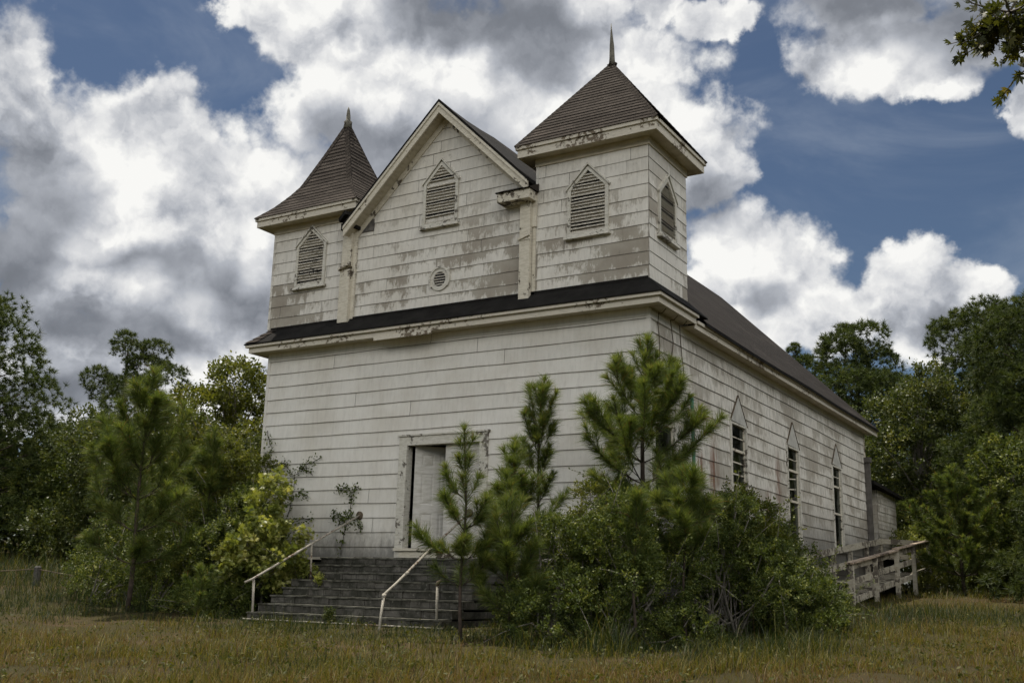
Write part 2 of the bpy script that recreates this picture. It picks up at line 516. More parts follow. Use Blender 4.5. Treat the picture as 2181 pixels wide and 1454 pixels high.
M_LOUVRE = paint_mat("louvre_paint", (.46, .43, .37), (.05, .046, .038), .13, 14., .75)
M_GAPSHADE = plain_mat("louvre_gap_shade", (.012, .011, .01))  # near-black sheet colour standing in for the darkness behind the slats
M_TOWROOF = shingle_mat("brown_grey_shingles", (.026, .0215, .018), (.056, .047, .040), .3, .14, .5)
M_NAVEROOF = shingle_mat("weathered_dark_shingles", (.0165, .0145, .013), (.028, .0245, .022), .9, .15, .45)
M_TAR = plain_mat("black_roll_roofing", (.017, .016, .0145), .95, .5, 3., .1)
M_BLOCK = None
M_GREYPLATE = plain_mat("bare_grey_board", (.14, .13, .12), .9, .6, 8.)
M_INTER = plain_mat("dark_interior_shade", (.035, .03, .025), .9)  # shade of the unlit room painted as a near-black lining colour
M_DOOR = paint_mat("white_door_paint", (.52, .505, .47), (.2, .18, .15), .04, 4., .55)
M_GLASS = glass_mat()
M_METAL = paint_mat("weathered_pipe_paint", (.34, .315, .265), (.14, .075, .04), .17, 16., .6)
M_GREEN = plain_mat("green_pole_paint", (.03, .13, .085), .5, .4, 8.)
M_WOOD = paint_mat("grey_weathered_wood", (.42, .39, .32), (.18, .155, .125), .22, 5., .6)
M_WOODTOP = paint_mat("brown_weathered_wood", (.40, .32, .25), (.17, .13, .10), .2, 5., .6)
M_BARK = plain_mat("pine_bark", (.07, .052, .04), .95, .6, 12.)
M_GBARK = plain_mat("grey_bark", (.22, .20, .17), .9, .5, 14.)
M_WIRE = plain_mat("rusty_cable", (.12, .09, .06), .8, .5, 20.)


def block_mat():
    m, T = material("mossy_concrete_block")
    uv = uvn(T)
    b = T.n('ShaderNodeTexBrick'); T.put(b.inputs['Vector'], uv)
    b.inputs['Scale'].default_value = 1; b.inputs['Brick Width'].default_value = .41; b.inputs['Row Height'].default_value = .1527
    b.inputs['Mortar Size'].default_value = .006; b.inputs['Mortar Smooth'].default_value = .3; b.inputs['Bias'].default_value = -.2
    b.inputs['Color1'].default_value = (.12, .112, .098, 1); b.inputs['Color2'].default_value = (.05, .047, .04, 1); b.inputs['Mortar'].default_value = (.03, .028, .024, 1)
    n = T.noise(uv, 3.2, 6, .65)
    col = T.mix(T.smooth(n, .38, .62, 0, .85), b.outputs[0], (.028, .029, .022))
    n2 = T.noise(uv, 14, 5, .65)
    col = T.mix(T.smooth(n2, .55, .72, 0, .5), col, (.24, .23, .20))
    finish(T, col, .95, n2, .008, .1)
    return m


M_BLOCK = block_mat()
M_TREAD = plain_mat("worn_concrete_tread", (.14, .135, .112), .95, .8, 5., .1, 0., (.03, .03, .022))

M_FINIAL = plain_mat("grey_bare_finial_wood", (.16, .15, .12), .9, .5, 9.)

# ------------------------------------------------------------------ terrain
def zg(x, y):
    x = np.asarray(x, float); y = np.asarray(y, float)
    yy = np.where(y < 16, y, 16 + 10 * (1 - np.exp(-(np.maximum(y, 16) - 16) / 10)))
    l = np.maximum(0, -7.5 - x); l = l * l / (l + 2.5)
    l = 60 * (1 - np.exp(-l / 60))
    yy = np.maximum(yy, -60)
    return .042 * (yy + 2.43) + .058 * l


def bumps(x, y):
    return .022 * np.sin(x * 1.7 + .6 * y) * np.cos(y * 1.3 - .4 * x) + .012 * np.sin(x * 4.1 + y * 2.3) + .01 * np.cos(y * 5.3 - x * 1.9)


def zgb(x, y): return zg(x, y) + bumps(x, y)


def ground():
    a = np.linspace(0, 2 * np.pi, 361)[:-1]
    rr = np.concatenate([np.linspace(.5, 40, 160), np.geomspace(41, 1500, 60)])
    A, Rr = np.meshgrid(a, rr)
    X = CAM.x + Rr * np.sin(A); Y = CAM.y + Rr * np.cos(A)
    Z = zgb(X, Y)
    V = np.stack([X, Y, Z], -1).reshape(-1, 3)
    nr, na = len(rr), len(a)
    i = np.arange(nr - 1)[:, None]; j = np.arange(na)[None]
    F = np.stack(np.broadcast_arrays(i * na + j, i * na + (j + 1) % na, (i + 1) * na + (j + 1) % na, (i + 1) * na + j), -1).reshape(-1, 4)[:, ::-1]
    c = len(V)
    V = np.vstack([V, [[CAM.x, CAM.y, float(zgb(CAM.x, CAM.y))]]])
    cap = np.stack([np.full(na, c), (np.arange(na) + 1) % na, np.arange(na), np.full(na, c)], -1)
    m, T = material("sandy_dry_soil")
    p = objc(T)
    n = T.noise(p, .35, 5, .6); n2 = T.noise(p, 3.2, 6, .65); n3 = T.noise(p, 38, 4, .7)
    col = T.mix(n2, (.050, .034, .021), (.115, .074, .044))
    col = T.mix(T.smooth(n, .30, .52, 0, .8), col, (.036, .036, .011))
    col = T.mix(T.smooth(n3, .5, .7, 0, .7), col, (.055, .04, .022))
    finish(T, col, .95, n3, .03, .1)
    me = np_mesh("ground", V, F, m, smooth=True)
    return obj("ground", me, kind='structure', label="dry sandy churchyard ground sloping up behind the church", cat="ground")


ground()

# ------------------------------------------------------------------ church
W, D, CX = 9.234, 16.31, -4.617
EAVE, RIDGE = 5.64, 10.66
PITCHK = .98

church = thing("church", (CX, D / 2, float(zg(CX, D / 2))), "abandoned white wooden church with two small towers and peeling paint", "church")

front = lambda u, z, o: (u, -o, z)
right = lambda u, z, o: (o, u, z)
left = lambda u, z, o: (-W - o, -u, z)


def siding(name, mat, parent, place, u0, u1, z0, z1, s, zref, lap=.014, openings=(), clip=None, uoff=0., wob=.006):
    """lapped boards between z0 and z1 with rectangular openings; clip(z) -> (ua, ub)"""
    mb = MB()
    cuts = {z0, z1}
    k = math.floor((z0 - zref) / s)
    while zref + k * s < z1:
        if zref + k * s > z0: cuts.add(round(zref + k * s, 5))
        k += 1
    for a, b, c, d in openings:
        for q in (c, d):
            if z0 < q < z1: cuts.add(q)
    zs = sorted(cuts)
    for za, zb in zip(zs, zs[1:]):
        if zb - za < 1e-4: continue
        kk = math.floor(((za + zb) / 2 - zref) / s)
        cb = zref + kk * s
        off = lambda z: lap * (1 - (z - cb) / s) + .003
        ca, cb2 = (clip(za), clip(zb)) if clip else ((u0, u1), (u0, u1))
        segs = [(max(u0, ca[0]), min(u1, ca[1]), max(u0, cb2[0]), min(u1, cb2[1]))]
        for oa, ob, oc, od in openings:
            if (za + zb) / 2 > oc and (za + zb) / 2 < od:
                new = []
                for s0, s1, t0, t1 in segs:
                    if ob <= s0 or oa >= s1: new.append((s0, s1, t0, t1)); continue
                    if oa > s0: new.append((s0, oa, t0, oa))
                    if ob < s1: new.append((ob, s1, ob, t1))
                segs = new
        for s0, s1, t0, t1 in segs:
            if s1 - s0 < 1e-3: continue
            t0 = min(t0, t1)
            # split long boards so that old laps can wander a little
            ns = max(1, int((s1 - s0) / .6))
            wz = lambda u, z: z + wob * (math.sin(u * .85 + z * 1.1 + uoff) + .6 * math.sin(u * 2.1 - z * 4.3) + .5 * math.sin(u * 4.7 + z * 9.))
            wo = lambda u, z: .004 * math.sin(u * 3.1 + kk * 2.7) * (1 if wob else 0)
            for q in range(ns):
                a0, a1 = s0 + (s1 - s0) * q / ns, s0 + (s1 - s0) * (q + 1) / ns
                b0, b1 = t0 + (t1 - t0) * q / ns, t0 + (t1 - t0) * (q + 1) / ns
                oa_, ob_ = off(za) + max(0, wo(a0, za)) * (za - cb < 1e-3), off(za) + max(0, wo(a1, za)) * (za - cb < 1e-3)
                mb.poly([place(a0, wz(a0, za), oa_), place(a1, wz(a1, za), ob_), place(b1, wz(b1, zb), off(zb)), place(b0, wz(b0, zb), off(zb))],
                        [(a0 + uoff, za), (a1 + uoff, za), (b1 + uoff, zb), (b0 + uoff, zb)])
                if abs(za - cb) < 1e-3:
                    mb.poly([place(a0, wz(a0, za), -.01), place(a1, wz(a1, za), -.01), place(a1, wz(a1, za), ob_), place(a0, wz(a0, za), oa_)],
                            [(a0 + uoff, za + .004)] * 4)
    return mb.build(name, mat, parent)


# walls
DOOR = (-5.27, -3.48, 1.38, 3.43)
siding("front_wall", M_FRONT, church, front, -W, 0, 1.2, EAVE + .05, S1, 5.164 - S1 * 20, openings=[DOOR])
WIN_Y = (.62, 4.64, 8.61, 12.78)
WB, WT, WH = 1.96, 4.2, .50
siding("side_wall", M_SIDE, church, right, 0, D, 1.1, EAVE + .05, S2, 4.938 - S2 * 20,
       openings=[(c - WH, c + WH, WB, WT) for c in WIN_Y])
siding("side_wall", M_SIDE, church, left, -D, 0, 1.1, EAVE + .05, S2, 4.938 - S2 * 20)
mb = MB()
mb.poly([(0, D, 1.1), (-W, D, 1.1), (-W, D, EAVE), (CX, D, RIDGE - .1), (0, D, EAVE)], [(0, 1), (9, 1), (9, 5), (4.5, 10), (0, 5)])
mb.build("rear_wall", M_SIDE, church)
# inner shell: floor, ceiling and walls coloured dark as an unlit room, seen through the door and panes
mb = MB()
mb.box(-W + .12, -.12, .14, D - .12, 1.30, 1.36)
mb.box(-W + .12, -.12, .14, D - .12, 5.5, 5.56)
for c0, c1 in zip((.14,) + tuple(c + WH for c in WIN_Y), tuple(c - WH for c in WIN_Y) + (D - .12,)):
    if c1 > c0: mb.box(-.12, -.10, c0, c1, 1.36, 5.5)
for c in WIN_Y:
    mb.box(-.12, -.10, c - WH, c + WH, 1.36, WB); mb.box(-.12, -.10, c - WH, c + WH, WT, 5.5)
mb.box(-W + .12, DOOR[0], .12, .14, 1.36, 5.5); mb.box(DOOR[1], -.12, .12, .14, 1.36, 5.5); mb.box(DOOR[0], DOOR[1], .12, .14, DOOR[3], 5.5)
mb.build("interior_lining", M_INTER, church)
# foundation
mb = MB()
mb.box(-W + .04, -.04, .03, D - .03, -.15, 1.1)
mb.build("foundation", M_BLOCK, church)
mb = MB()
mb.box(-W, .012, -.022, .1, 1.15, 1.2); mb.box(-.1, .015, .1, D, 1.05, 1.1); mb.box(-W - .015, -W + .1, .1, D, 1.05, 1.1)
mb.build("sill_board", M_TRIM, church)
# corner boards
for nm, x0, x1, y0, y1, z0, z1 in (("corner_board", -.05, .024, -.024, .05, 1.2, EAVE), ("corner_board", -W - .024, -W + .05, -.024, .05, 1.2, EAVE),
                                   ("corner_board", -.02, .03, D - .08, D + .02, 1.1, EAVE)):
    mb = MB(); mb.box(x0, x1, y0, y1, z0, z1); mb.build(nm, M_FRONT if y0 < 1 else M_TRIM, church)

# upper storey: gable between the towers, two towers
TL, TR = (-9.36, -7.06), (-2.39, 0.)
TD = 1.84
S3 = .262
gable_clip = lambda z: (max(TL[1], CX - (RIDGE - .06 - z) / PITCHK), min(TR[0], CX + (RIDGE - .06 - z) / PITCHK))
front_gable = siding("front_gable", M_UPPER, church, front, TL[1], TR[0], EAVE + .05, RIDGE - .1, S3, 6.2, lap=.008, clip=gable_clip)


def gothic(name, parent, place, uc, w, zb, zs, za, pitch=.066, lean=.0):
    """pointed louvre: frame with sill, sloping slats, dark back"""
    f = MB(); h = w / 2; t = .068; dep = .05
    outer = [(uc - h, zb), (uc + h, zb), (uc + h, zs), (uc + lean, za), (uc - h, zs)]
    sl = (za - zs) / h
    ki = h - t
    inner = [(uc - ki, zb + .07), (uc + ki, zb + .07), (uc + ki, zs - .01), (uc + lean, zs - .01 + ki * sl), (uc - ki, zs - .01)]
    n = 5
    for i in range(n):
        j = (i + 1) % n
        f.poly([place(*outer[i], dep), place(*outer[j], dep), place(*inner[j], dep), place(*inner[i], dep)])
        f.poly([place(*outer[i], .0), place(*outer[j], .0), place(*outer[j], dep), place(*outer[i], dep)])
        f.poly([place(*inner[j], .0), place(*inner[i], .0), place(*inner[i], dep), place(*inner[j], dep)])
    # drip cap along the two slopes
    for sgn in (-1, 1):
        a = (uc + sgn * (h + .03), zs - .02); b = (uc + lean, za + .035)
        a2 = (uc + sgn * (h + .03), zs + .02); b2 = (uc + lean, za + .075)
        q = [place(*a, dep + .025), place(*b, dep + .025), place(*b2, dep + .025), place(*a2, dep + .025)]
        q2 = [place(*a, .0), place(*b, .0), place(*b2, .0), place(*a2, .0)]
        f.poly(q if sgn < 0 else q[::-1])
        f.poly([q2[0], q2[1], q[1], q[0]]); f.poly([q[3], q[2], q2[2], q2[3]]); f.poly([q2[0], q[0], q[3], q2[3]])
    # sill
    for (z0, z1, o) in ((zb - .06, zb, .11),):
        u0, u1 = uc - h - .05, uc + h + .05
        f.poly([place(u0, z0, o), place(u1, z0, o), place(u1, z1, o - .01), place(u0, z1, o - .01)])
        f.poly([place(u0, z1, o - .01), place(u1, z1, o - .01), place(u1, z1, 0), place(u0, z1, 0)])
        f.poly([place(u0, z0, 0), place(u1, z0, 0), place(u1, z0, o), place(u0, z0, o)])
        for u in (u0, u1):
            f.poly([place(u, z0, 0), place(u, z0, o), place(u, z1, o - .01), place(u, z1, 0)])
    fr = f.build(name, M_FRAME, parent)
    g = MB(); z = zb + .085
    rng = random.Random(int(uc * 100) + 7)
    while z < inner[3][1] - .03:
        k = ki if z < zs - .01 else max(0, ki - (z - zs + .01) / sl)
        if k < .03: break
        dz0 = rng.uniform(-.006, .006); dz1 = rng.uniform(-.006, .006)
        if rng.random() > .05:
            a, b = uc - k, uc + k
            g.poly([place(a, z + dz0, .046), place(b, z + dz1, .046), place(b, z + .036 + dz1, .010), place(a, z + .036 + dz0, .010)])
            g.poly([place(a, z + dz0 - .010, .046), place(b, z + dz1 - .010, .046), place(b, z + dz1, .046), place(a, z + dz0, .046)])
        z += pitch
    g.poly([place(*q, .006) for q in inner], None, 1)
    g.build("louvre_slats", [M_LOUVRE, M_GAPSHADE], fr)
    return fr


gothic("louvre_vent", front_gable, front, -4.69, .88, 7.97, 8.92, 9.38)

# round vent
f = MB(); uc, zc = -4.63, 6.79
N = 28
for k in range(N):
    a0, a1 = 2 * math.pi * k / N, 2 * math.pi * (k + 1) / N
    P = lambda r, a, o: front(uc + r * math.cos(a), zc + r * 1.04 * math.sin(a), o)
    f.poly([P(.235, a0, .04), P(.235, a1, .04), P(.15, a1, .04), P(.15, a0, .04)][::-1])
    f.poly([P(.235, a0, 0), P(.235, a1, 0), P(.235, a1, .04), P(.235, a0, .04)])
    f.poly([P(.15, a1, 0), P(.15, a0, 0), P(.15, a0, .04), P(.15, a1, .04)])
    # raised rim over the top two thirds
    if not (3.9 < (a0 + a1) / 2 < 5.6):
        f.poly([P(.26, a0, .06), P(.26, a1, .06), P(.225, a1, .06), P(.225, a0, .06)][::-1])
        f.poly([P(.26, a0, 0), P(.26, a1, 0), P(.26, a1, .06), P(.26, a0, .06)])
        f.poly([P(.225, a1, .04), P(.225, a0, .04), P(.225, a0, .06), P(.225, a1, .06)])
rv = f.build("round_vent", M_FRAME, front_gable)
g = MB()
z = zc - .12
while z < zc + .14:
    k = math.sqrt(max(.0005, .15 ** 2 - (z + .01 - zc) ** 2))
    g.poly([front(uc - k, z, .036), front(uc + k, z, .036), front(uc + k, z + .035, .010), front(uc - k, z + .035, .010)])
    z += .056
g.poly([front(uc + .15 * math.cos(2 * math.pi * k / N), zc + .156 * math.sin(2 * math.pi * k / N), .016) for k in range(N)], None, 1)
g.build("louvre_slats", [M_LOUVRE, M_GAPSHADE], rv)


def tower(x0, x1, ztop, label, vents):
    zb = EAVE + .05
    mb_o = siding("tower", M_UPPER, church, front, x0, x1, zb, ztop, S3, 6.2, lap=.008, uoff=x0)
    mb_o['label'] = label
    if x1 > -1:
        siding("tower_wall", M_UPPER, mb_o, right, 0, TD, zb, ztop, S3, 6.2, lap=.008, uoff=31.)
    mb = MB()
    for q in ([(x1, 0, zb), (x1, TD, zb), (x1, TD, ztop), (x1, 0, ztop)], [(x1, TD, zb), (x0, TD, zb), (x0, TD, ztop), (x1, TD, ztop)], [(x0, TD, zb), (x0, 0, zb), (x0, 0, ztop), (x0, TD, ztop)]):
        mb.poly([(p[0] + (.004 if p[0] == x0 else -.006), p[1], p[2]) for p in q], [(p[0] + p[1], p[2]) for p in q])
    mb.box(x0 - .012, x0 + .05, -.018, .05, 6.22, ztop)
    mb.build("tower_wall", M_UPPER, mb_o)
    for v in vents: gothic("louvre_vent", mb_o, *v)
    return mb_o


tower_left = tower(*TL, 8.66, "left tower with flared pyramid roof", [(front, -8.19, .87, 7.10, 8.06, 8.46)])
tower_right = tower(*TR, 8.98, "taller right tower with straight pyramid roof",
                    [(front, -1.24, .87, 7.22, 8.17, 8.60), (right, .82, .84, 7.17, 8.03, 8.43)])


def tower_eave(parent, x0, x1, y0, y1, zs, o, h1, h2):
    """soffit box, fascia board and crown strip round a tower head"""
    mb = MB()
    mb.box(x0 - o + .02, x1 + o - .02, y0 - o + .02, y1 + o - .02, zs, zs + .03, 1)
    mb.box(x0 - .03, x1 + .03, y0 - .03, y1 + .03, zs - .16, zs - .002, 1)
    for a0, a1, b0, b1 in ((x0 - o, x1 + o, y0 - o, y0 - o + .025), (x0 - o, x1 + o, y1 + o - .025, y1 + o),
                           (x0 - o, x0 - o + .025, y0 - o + .025, y1 + o - .025), (x1 + o - .025, x1 + o, y0 - o + .025, y1 + o - .025)):
        mb.box(a0, a1, b0, b1, zs - .02, zs + h1)
    c = .035
    for a0, a1, b0, b1 in ((x0 - o - c, x1 + o + c, y0 - o - c, y0 - o + .02), (x0 - o - c, x1 + o + c, y1 + o - .02, y1 + o + c),
                           (x0 - o - c, x0 - o + .02, y0 - o + .02, y1 + o - .02), (x1 + o - .02, x1 + o + c, y0 - o + .02, y1 + o - .02)):
        mb.box(a0, a1, b0, b1, zs + h1 + .002, zs + h1 + h2, 0)
    mb.build("tower_eave", [M_FASCIA, M_SOFFIT], parent)
    return zs + h1 + h2


def pyramid(name, parent, x0, x1, y0, y1, o, z0, ax, ay, za, prof, mat, cap=True):
    """four hips following prof = [(inset, height fraction)...], shingle courses as real steps, hip caps"""
    mb = MB()
    X0, X1, Y0, Y1 = x0 - o, x1 + o, y0 - o, y1 + o
    rng = random.Random(int(za * 100))
    nc = 24
    pa = np.array(prof)
    hh = np.linspace(0, 1, nc + 1)
    ins = np.interp(hh, pa[:, 1], pa[:, 0])
    ring = lambda i, g=0.: [(X0 + (ax - X0) * ins[i] - g, Y0 + (ay - Y0) * ins[i] - g), (X1 + (ax - X1) * ins[i] + g, Y0 + (ay - Y0) * ins[i] - g),
                            (X1 + (ax - X1) * ins[i] + g, Y1 + (ay - Y1) * ins[i] + g), (X0 + (ax - X0) * ins[i] - g, Y1 + (ay - Y1) * ins[i] + g)]
    acc = 0.
    for i in range(nc):
        r0, r1 = ring(i, rng.uniform(.010, .017)), ring(i + 1, .0)
        za_, zb_ = z0 + (za - z0) * hh[i], z0 + (za - z0) * hh[i + 1]
        L = math.hypot((r1[0][1] - r0[0][1]), zb_ - za_)
        for k in range(4):
            j = (k + 1) % 4
            A = (*r0[k], za_); B = (*r0[j], za_); C = (*r1[j], zb_); E = (*r1[k], zb_)
            ax_ = 0 if k in (0, 2) else 1
            mb.poly([A, B, C, E], [(A[ax_], i * .14 + .002), (B[ax_], i * .14 + .002), (C[ax_], i * .14 + .138), (E[ax_], i * .14 + .138)])
            rin = ring(i, 0.)
            mb.poly([(*rin[k], za_ + .001), (*rin[j], za_ + .001), B, A], [(A[ax_], i * .14 + .01)] * 4)
    roof = mb.build(name, mat, parent)
    if cap:
        h = MB()
        for k in range(4):
            pts = [Vector((*ring(i, .008)[k], z0 + (za - z0) * hh[i] + .012)) for i in range(nc + 1)]
            cx, cy = ax, ay
            for i in range(nc):
                a, b = pts[i], pts[i + 1] + (pts[i + 1] - pts[i]) * .35
                d = Vector((a.x - cx, a.y - cy, 0)); d = d.normalized() if d.length > 1e-4 else Vector((1, 0, 0))
                side = Vector((-d.y, d.x, 0)); w = .085
                up = Vector((0, 0, .006)) + d * .004
                drop = Vector((0, 0, -.07 if k % 1 == 0 else 0)) - d * .06
                p0, p1 = a + up, b
                h.poly([p0 + side * w + drop, p0, p1, p1 + side * w + drop], [(.02, i * .14 + .002), (.12, i * .14 + .002), (.12, i * .14 + .13), (.02, i * .14 + .13)])
                h.poly([p0, p0 - side * w + drop, p1 - side * w + drop, p1], [(.12, i * .14 + .002), (.22, i * .14 + .002), (.22, i * .14 + .13), (.12, i * .14 + .13)])
        h.build("hip_cap", mat, roof) if parent.parent is None else h.build("hip_cap", mat, parent)
    return roof


ze = tower_eave(tower_right, *TR, 0, TD, 8.97, .29, .14, .075)
pyramid("tower_roof", tower_right, *TR, 0, TD, .335, ze, -1.2, .92, 11.22, [(0, 0), (1, 1)], M_TOWROOF)
ze = tower_eave(tower_left, *TL, 0, TD, 8.64, .31, .12, .07)
pyramid("tower_roof", tower_left, *TL, 0, TD, .355, ze, -8.2, .92, 11.40, [(0, 0), (.2, .105), (.39, .24), (.5, .335), (.58, .44), (.745, .66), (.955, .96), (1, 1)], M_TOWROOF)

mb = MB()
mb.tube([(-1.2, .92, 11.14), (-1.2, .92, 11.3), (-1.205, .92, 11.6), (-1.215, .92, 11.85), (-1.225, .92, 12.12)], [.075, .06, .05, .026, .006], 8)
mb.build("finial", M_FINIAL, tower_right, True)
mb = MB()
mb.tube([(-8.2, .92, 11.28), (-8.2, .92, 11.40), (-8.2, .92, 11.45), (-8.2, .92, 11.48), (-8.205, .92, 11.62), (-8.21, .92, 11.76), (-8.215, .92, 11.84)], [.11, .09, .10, .055, .05, .032, .008], 8)
mb.build("finial", M_FINIAL, tower_left, True)

# main roof: two slopes from the front gable to the rear rake
mb = MB()
k = PITCHK; O = .36
zr = lambda x: RIDGE - abs(x - CX) * k
RY0, RY1 = TD + .004, 16.74
th = .07
rng = random.Random(3)


def slope(sgn, y0, y1, xo, n=16, wav=.012):
    """one roof plane with slight sag, given thickness"""
    ys = [y0 + (y1 - y0) * i / n for i in range(n + 1)]
    xs = [CX + sgn * (abs(xo - CX)) * t for t in (0, .25, .5, .75, 1)]
    Z = lambda x, y: zr(x) - wav * (1 - math.cos((y - y0) * .9)) * (1 if 0 < abs(x - CX) else .5) - .05 * math.sin(math.pi * (y - y0) / (y1 - y0)) * (1 - abs(x - CX) / 5.2)
    for i in range(n):
        for j in range(4):
            q = [(xs[j], ys[i]), (xs[j + 1], ys[i]), (xs[j + 1], ys[i + 1]), (xs[j], ys[i + 1])]
            if sgn < 0: q = q[::-1]
            L = math.sqrt(1 + k * k)
            mb.poly([(x, y, Z(x, y)) for x, y in q], [(y, abs(x - CX) * -L + 20) for x, y in q])
            mb.poly([(x, y, Z(x, y) - th) for x, y in q][::-1], [(y, 0) for x, y in q], 1)
    for i in range(n):
        a, b = (xs[4], ys[i]), (xs[4], ys[i + 1])
        q = [(*a, Z(*a) - th), (*b, Z(*b) - th), (*b, Z(*b)), (*a, Z(*a))]
        mb.poly(q if sgn > 0 else q[::-1], None, 1)
    for yy, fl in ((ys[0], 0), (ys[-1], 1)):
        for j in range(4):
            a, b = (xs[j], yy), (xs[j + 1], yy)
            q = [(*a, Z(*a) - th), (*b, Z(*b) - th), (*b, Z(*b)), (*a, Z(*a))]
            mb.poly(q[::-1] if fl else q, None, 1)


slope(1, RY0, RY1, O + .03)
slope(-1, RY0, RY1, -W - O - .03)
main_roof = mb.build("roof", [M_NAVEROOF, M_TAR], church)
mb = MB()
slope(1, -.36, TD, TR[0] - .012, 4, 0)
slope(-1, -.36, TD, TL[1] + .012, 4, 0)
mb.build("gable_roof", [M_TAR, M_TAR], church)

# rake trim of the front gable: fascia board, crown strip, soffit, frieze
mb = MB()
for sgn, xe in ((1, TR[0] - .02), (-1, TL[1] + .02)):
    def R(x, dz): return zr(x) + dz
    for y0, y1, d0, d1, mi in ((-.335, -.30, -.30, -.075, 0), (-.36, -.335, -.14, -.06, 0), (-.30, -.02, -.25, -.22, 1), (-.035, -.004, -.42, -.25, 0)):
        P = [(CX, R(CX, d0)), (xe, R(xe, d0)), (xe, R(xe, d1)), (CX, R(CX, d1))]
        F_ = [(x, y0, z) for x, z in P]; B_ = [(x, y1, z) for x, z in P]
        if sgn < 0: F_, B_ = F_[::-1], B_[::-1]
        mb.poly(F_, None, mi); mb.poly(B_[::-1], None, mi)
        for i in range(4):
            j = (i + 1) % 4
            mb.poly([F_[j], F_[i], B_[i], B_[j]], None, mi)
mb.build("gable_trim", [M_TRIM, M_SOFFIT], church)

# pilasters and cornice remains
mb = MB()
mb.box(-7.20, -6.95, -.13, -.02, 7.38, 8.2); mb.box(-7.215, -6.95, -.14, -.02, 6.12, 7.30); mb.box(-6.95, -6.86, -.06, -.015, 6.2, 8.2)
mb.beam((-7.23, -.15, 7.30), (-6.98, -.15, 7.40), .12, .05)
mb.build("pilaster", M_TRIM, church)
mb = MB()
mb.box(-2.68, -2.45, -.14, -.02, 6.08, 8.2); mb.box(-2.45, -2.355, -.07, -.02, 7.55, 8.3); mb.box(-2.44, -2.37, -.05, -.02, 6.14, 7.55)
mb.box(-2.70, -2.43, -.155, -.14, 7.28, 7.34); mb.beam((-2.7, -.15, 7.30), (-2.44, -.17, 7.37), .05, .04)
mb.build("pilaster", M_TRIM, church)
mb = MB()
mb.box(-3.10, -2.36, -.34, -.02, 8.07, 8.26, 0)
mb.poly([(-3.13, -.39, 8.265), (-2.33, -.39, 8.265), (-2.33, -.02, 8.45), (-3.13, -.02, 8.45)], [(0, .0), (.8, 0), (.8, .4), (0, .4)], 1)
mb.poly([(-3.13, -.39, 8.265), (-3.13, -.02, 8.45), (-3.13, -.02, 8.262)], None, 1)
mb.poly([(-2.33, -.39, 8.265), (-2.33, -.02, 8.262), (-2.33, -.02, 8.45)], None, 1)
mb.poly([(-3.13, -.39, 8.262), (-3.13, -.02, 8.262), (-2.33, -.02, 8.262), (-2.33, -.39, 8.262)], None, 1)
mb.build("cornice_return", [M_TRIM, M_TOWROOF], church)
mb = MB()
mb.box(-7.22, -6.80, -.20, -.02, 8.2, 8.36, 0)
mb.box(-6.80, -6.44, -.028, -.004, 8.13, 8.40, 1)
mb.beam((-7.16, -.25, 8.39), (-6.9, -.36, 8.50), .16, .1, mi=0)
mb.build("broken_cornice", [M_TAR, M_GREYPLATE], church)

# skirt roof across the front and round the tower corners
mb = MB()
e = .42; zb, zt = 5.83, 6.21
mb.poly([(-W - e, -e, zb), (e, -e, zb), (0.02, -.012, zt), (-W - .02, -.012, zt)])
mb.poly([(e, -e, zb), (e, RY0, zb), (.018, RY0, zt), (.018, -.012, zt)])
mb.poly([(-W - e, RY0, zb), (-W - e, -e, zb), (-W - .018, -.012, zt), (-W - .018, RY0, zt)])
mb.poly([(-W - e, -e, zb - .02), (-W - e, RY0, zb - .02), (e, RY0, zb - .02), (e, -e, zb - .02)])
mb.poly([(-W - e, -e, zb - .02), (e, -e, zb - .02), (e, -e, zb), (-W - e, -e, zb)])
mb.poly([(e, -e, zb - .02), (e, RY0, zb - .02), (e, RY0, zb), (e, -e, zb)])
mb.poly([(-W - e, RY0, zb - .02), (-W - e, -e, zb - .02), (-W - e, -e, zb), (-W - e, RY0, zb)])
# ragged lower edge of the roll roofing, turned up edge at the walls
mb.box(-W, 0, -.05, -.03, zt - .05, zt + .03)
skirt = mb.build("skirt_roof", M_TAR, church)
mb = MB()
for i in range(4):
    t0, t1 = i / 4, (i + 1) / 4
    L = lambda t: (-W - e + e * t, -e + (e - .012) * t, zb + (zt - zb) * t + .012)
    a = L(t0); b = L(t1)
    r0 = -W - .12 + .26 * t0 + .08; r1 = -W - .12 + .26 * t1 + .08
    mb.poly([(a[0], a[1] - .006, a[2] + .012), (r0, a[1] - .006, a[2] + .012), (r1, b[1], b[2]), (b[0], b[1], b[2])], [(a[0], i * .14), (r0, i * .14), (r1, i * .14 + .138), (b[0], i * .14 + .138)])
mb.build("shingle_patch", M_TOWROOF, skirt)

# eaves
mb = MB()
f1, f2 = .335, .395
mb.box(-W - .3, .3, -f1 + .02, -.004, 5.655, 5.68, 1)
mb.box(-W - f1, f1, -f1, -f1 + .025, 5.635, 5.75); mb.box(-W - f2, f2, -f2, -f1 + .02, 5.752, 5.81)
mb.box(.31, f1, -f1 + .025, 1.45, 5.635, 5.75); mb.box(f1 - .02, f2, -f1 + .02, 1.45, 5.752, 5.81)
mb.box(.02, .31, -.02, 1.45, 5.655, 5.68, 1)
mb.box(.02, .285, 1.45, 16.7, 5.60, 5.625, 1)
mb.box(.285, .31, 1.45, 16.72, 5.56, 5.68); mb.box(.31, .35, 1.5, 16.72, 5.66, 5.72)
mb.box(.0, .285, 16.68, 16.72, 5.60, 5.72)
mb.box(-W - f1, -W - .31, -f1 + .025, 16.72, 5.635, 5.75); mb.box(-W - .31, -W - .02, -.02, 16.7, 5.655, 5.68, 1)
for x in (-W - .1, -.0):
    pass
mb.box(-W, 0, -.03, -.004, 5.50, 5.655, 2)
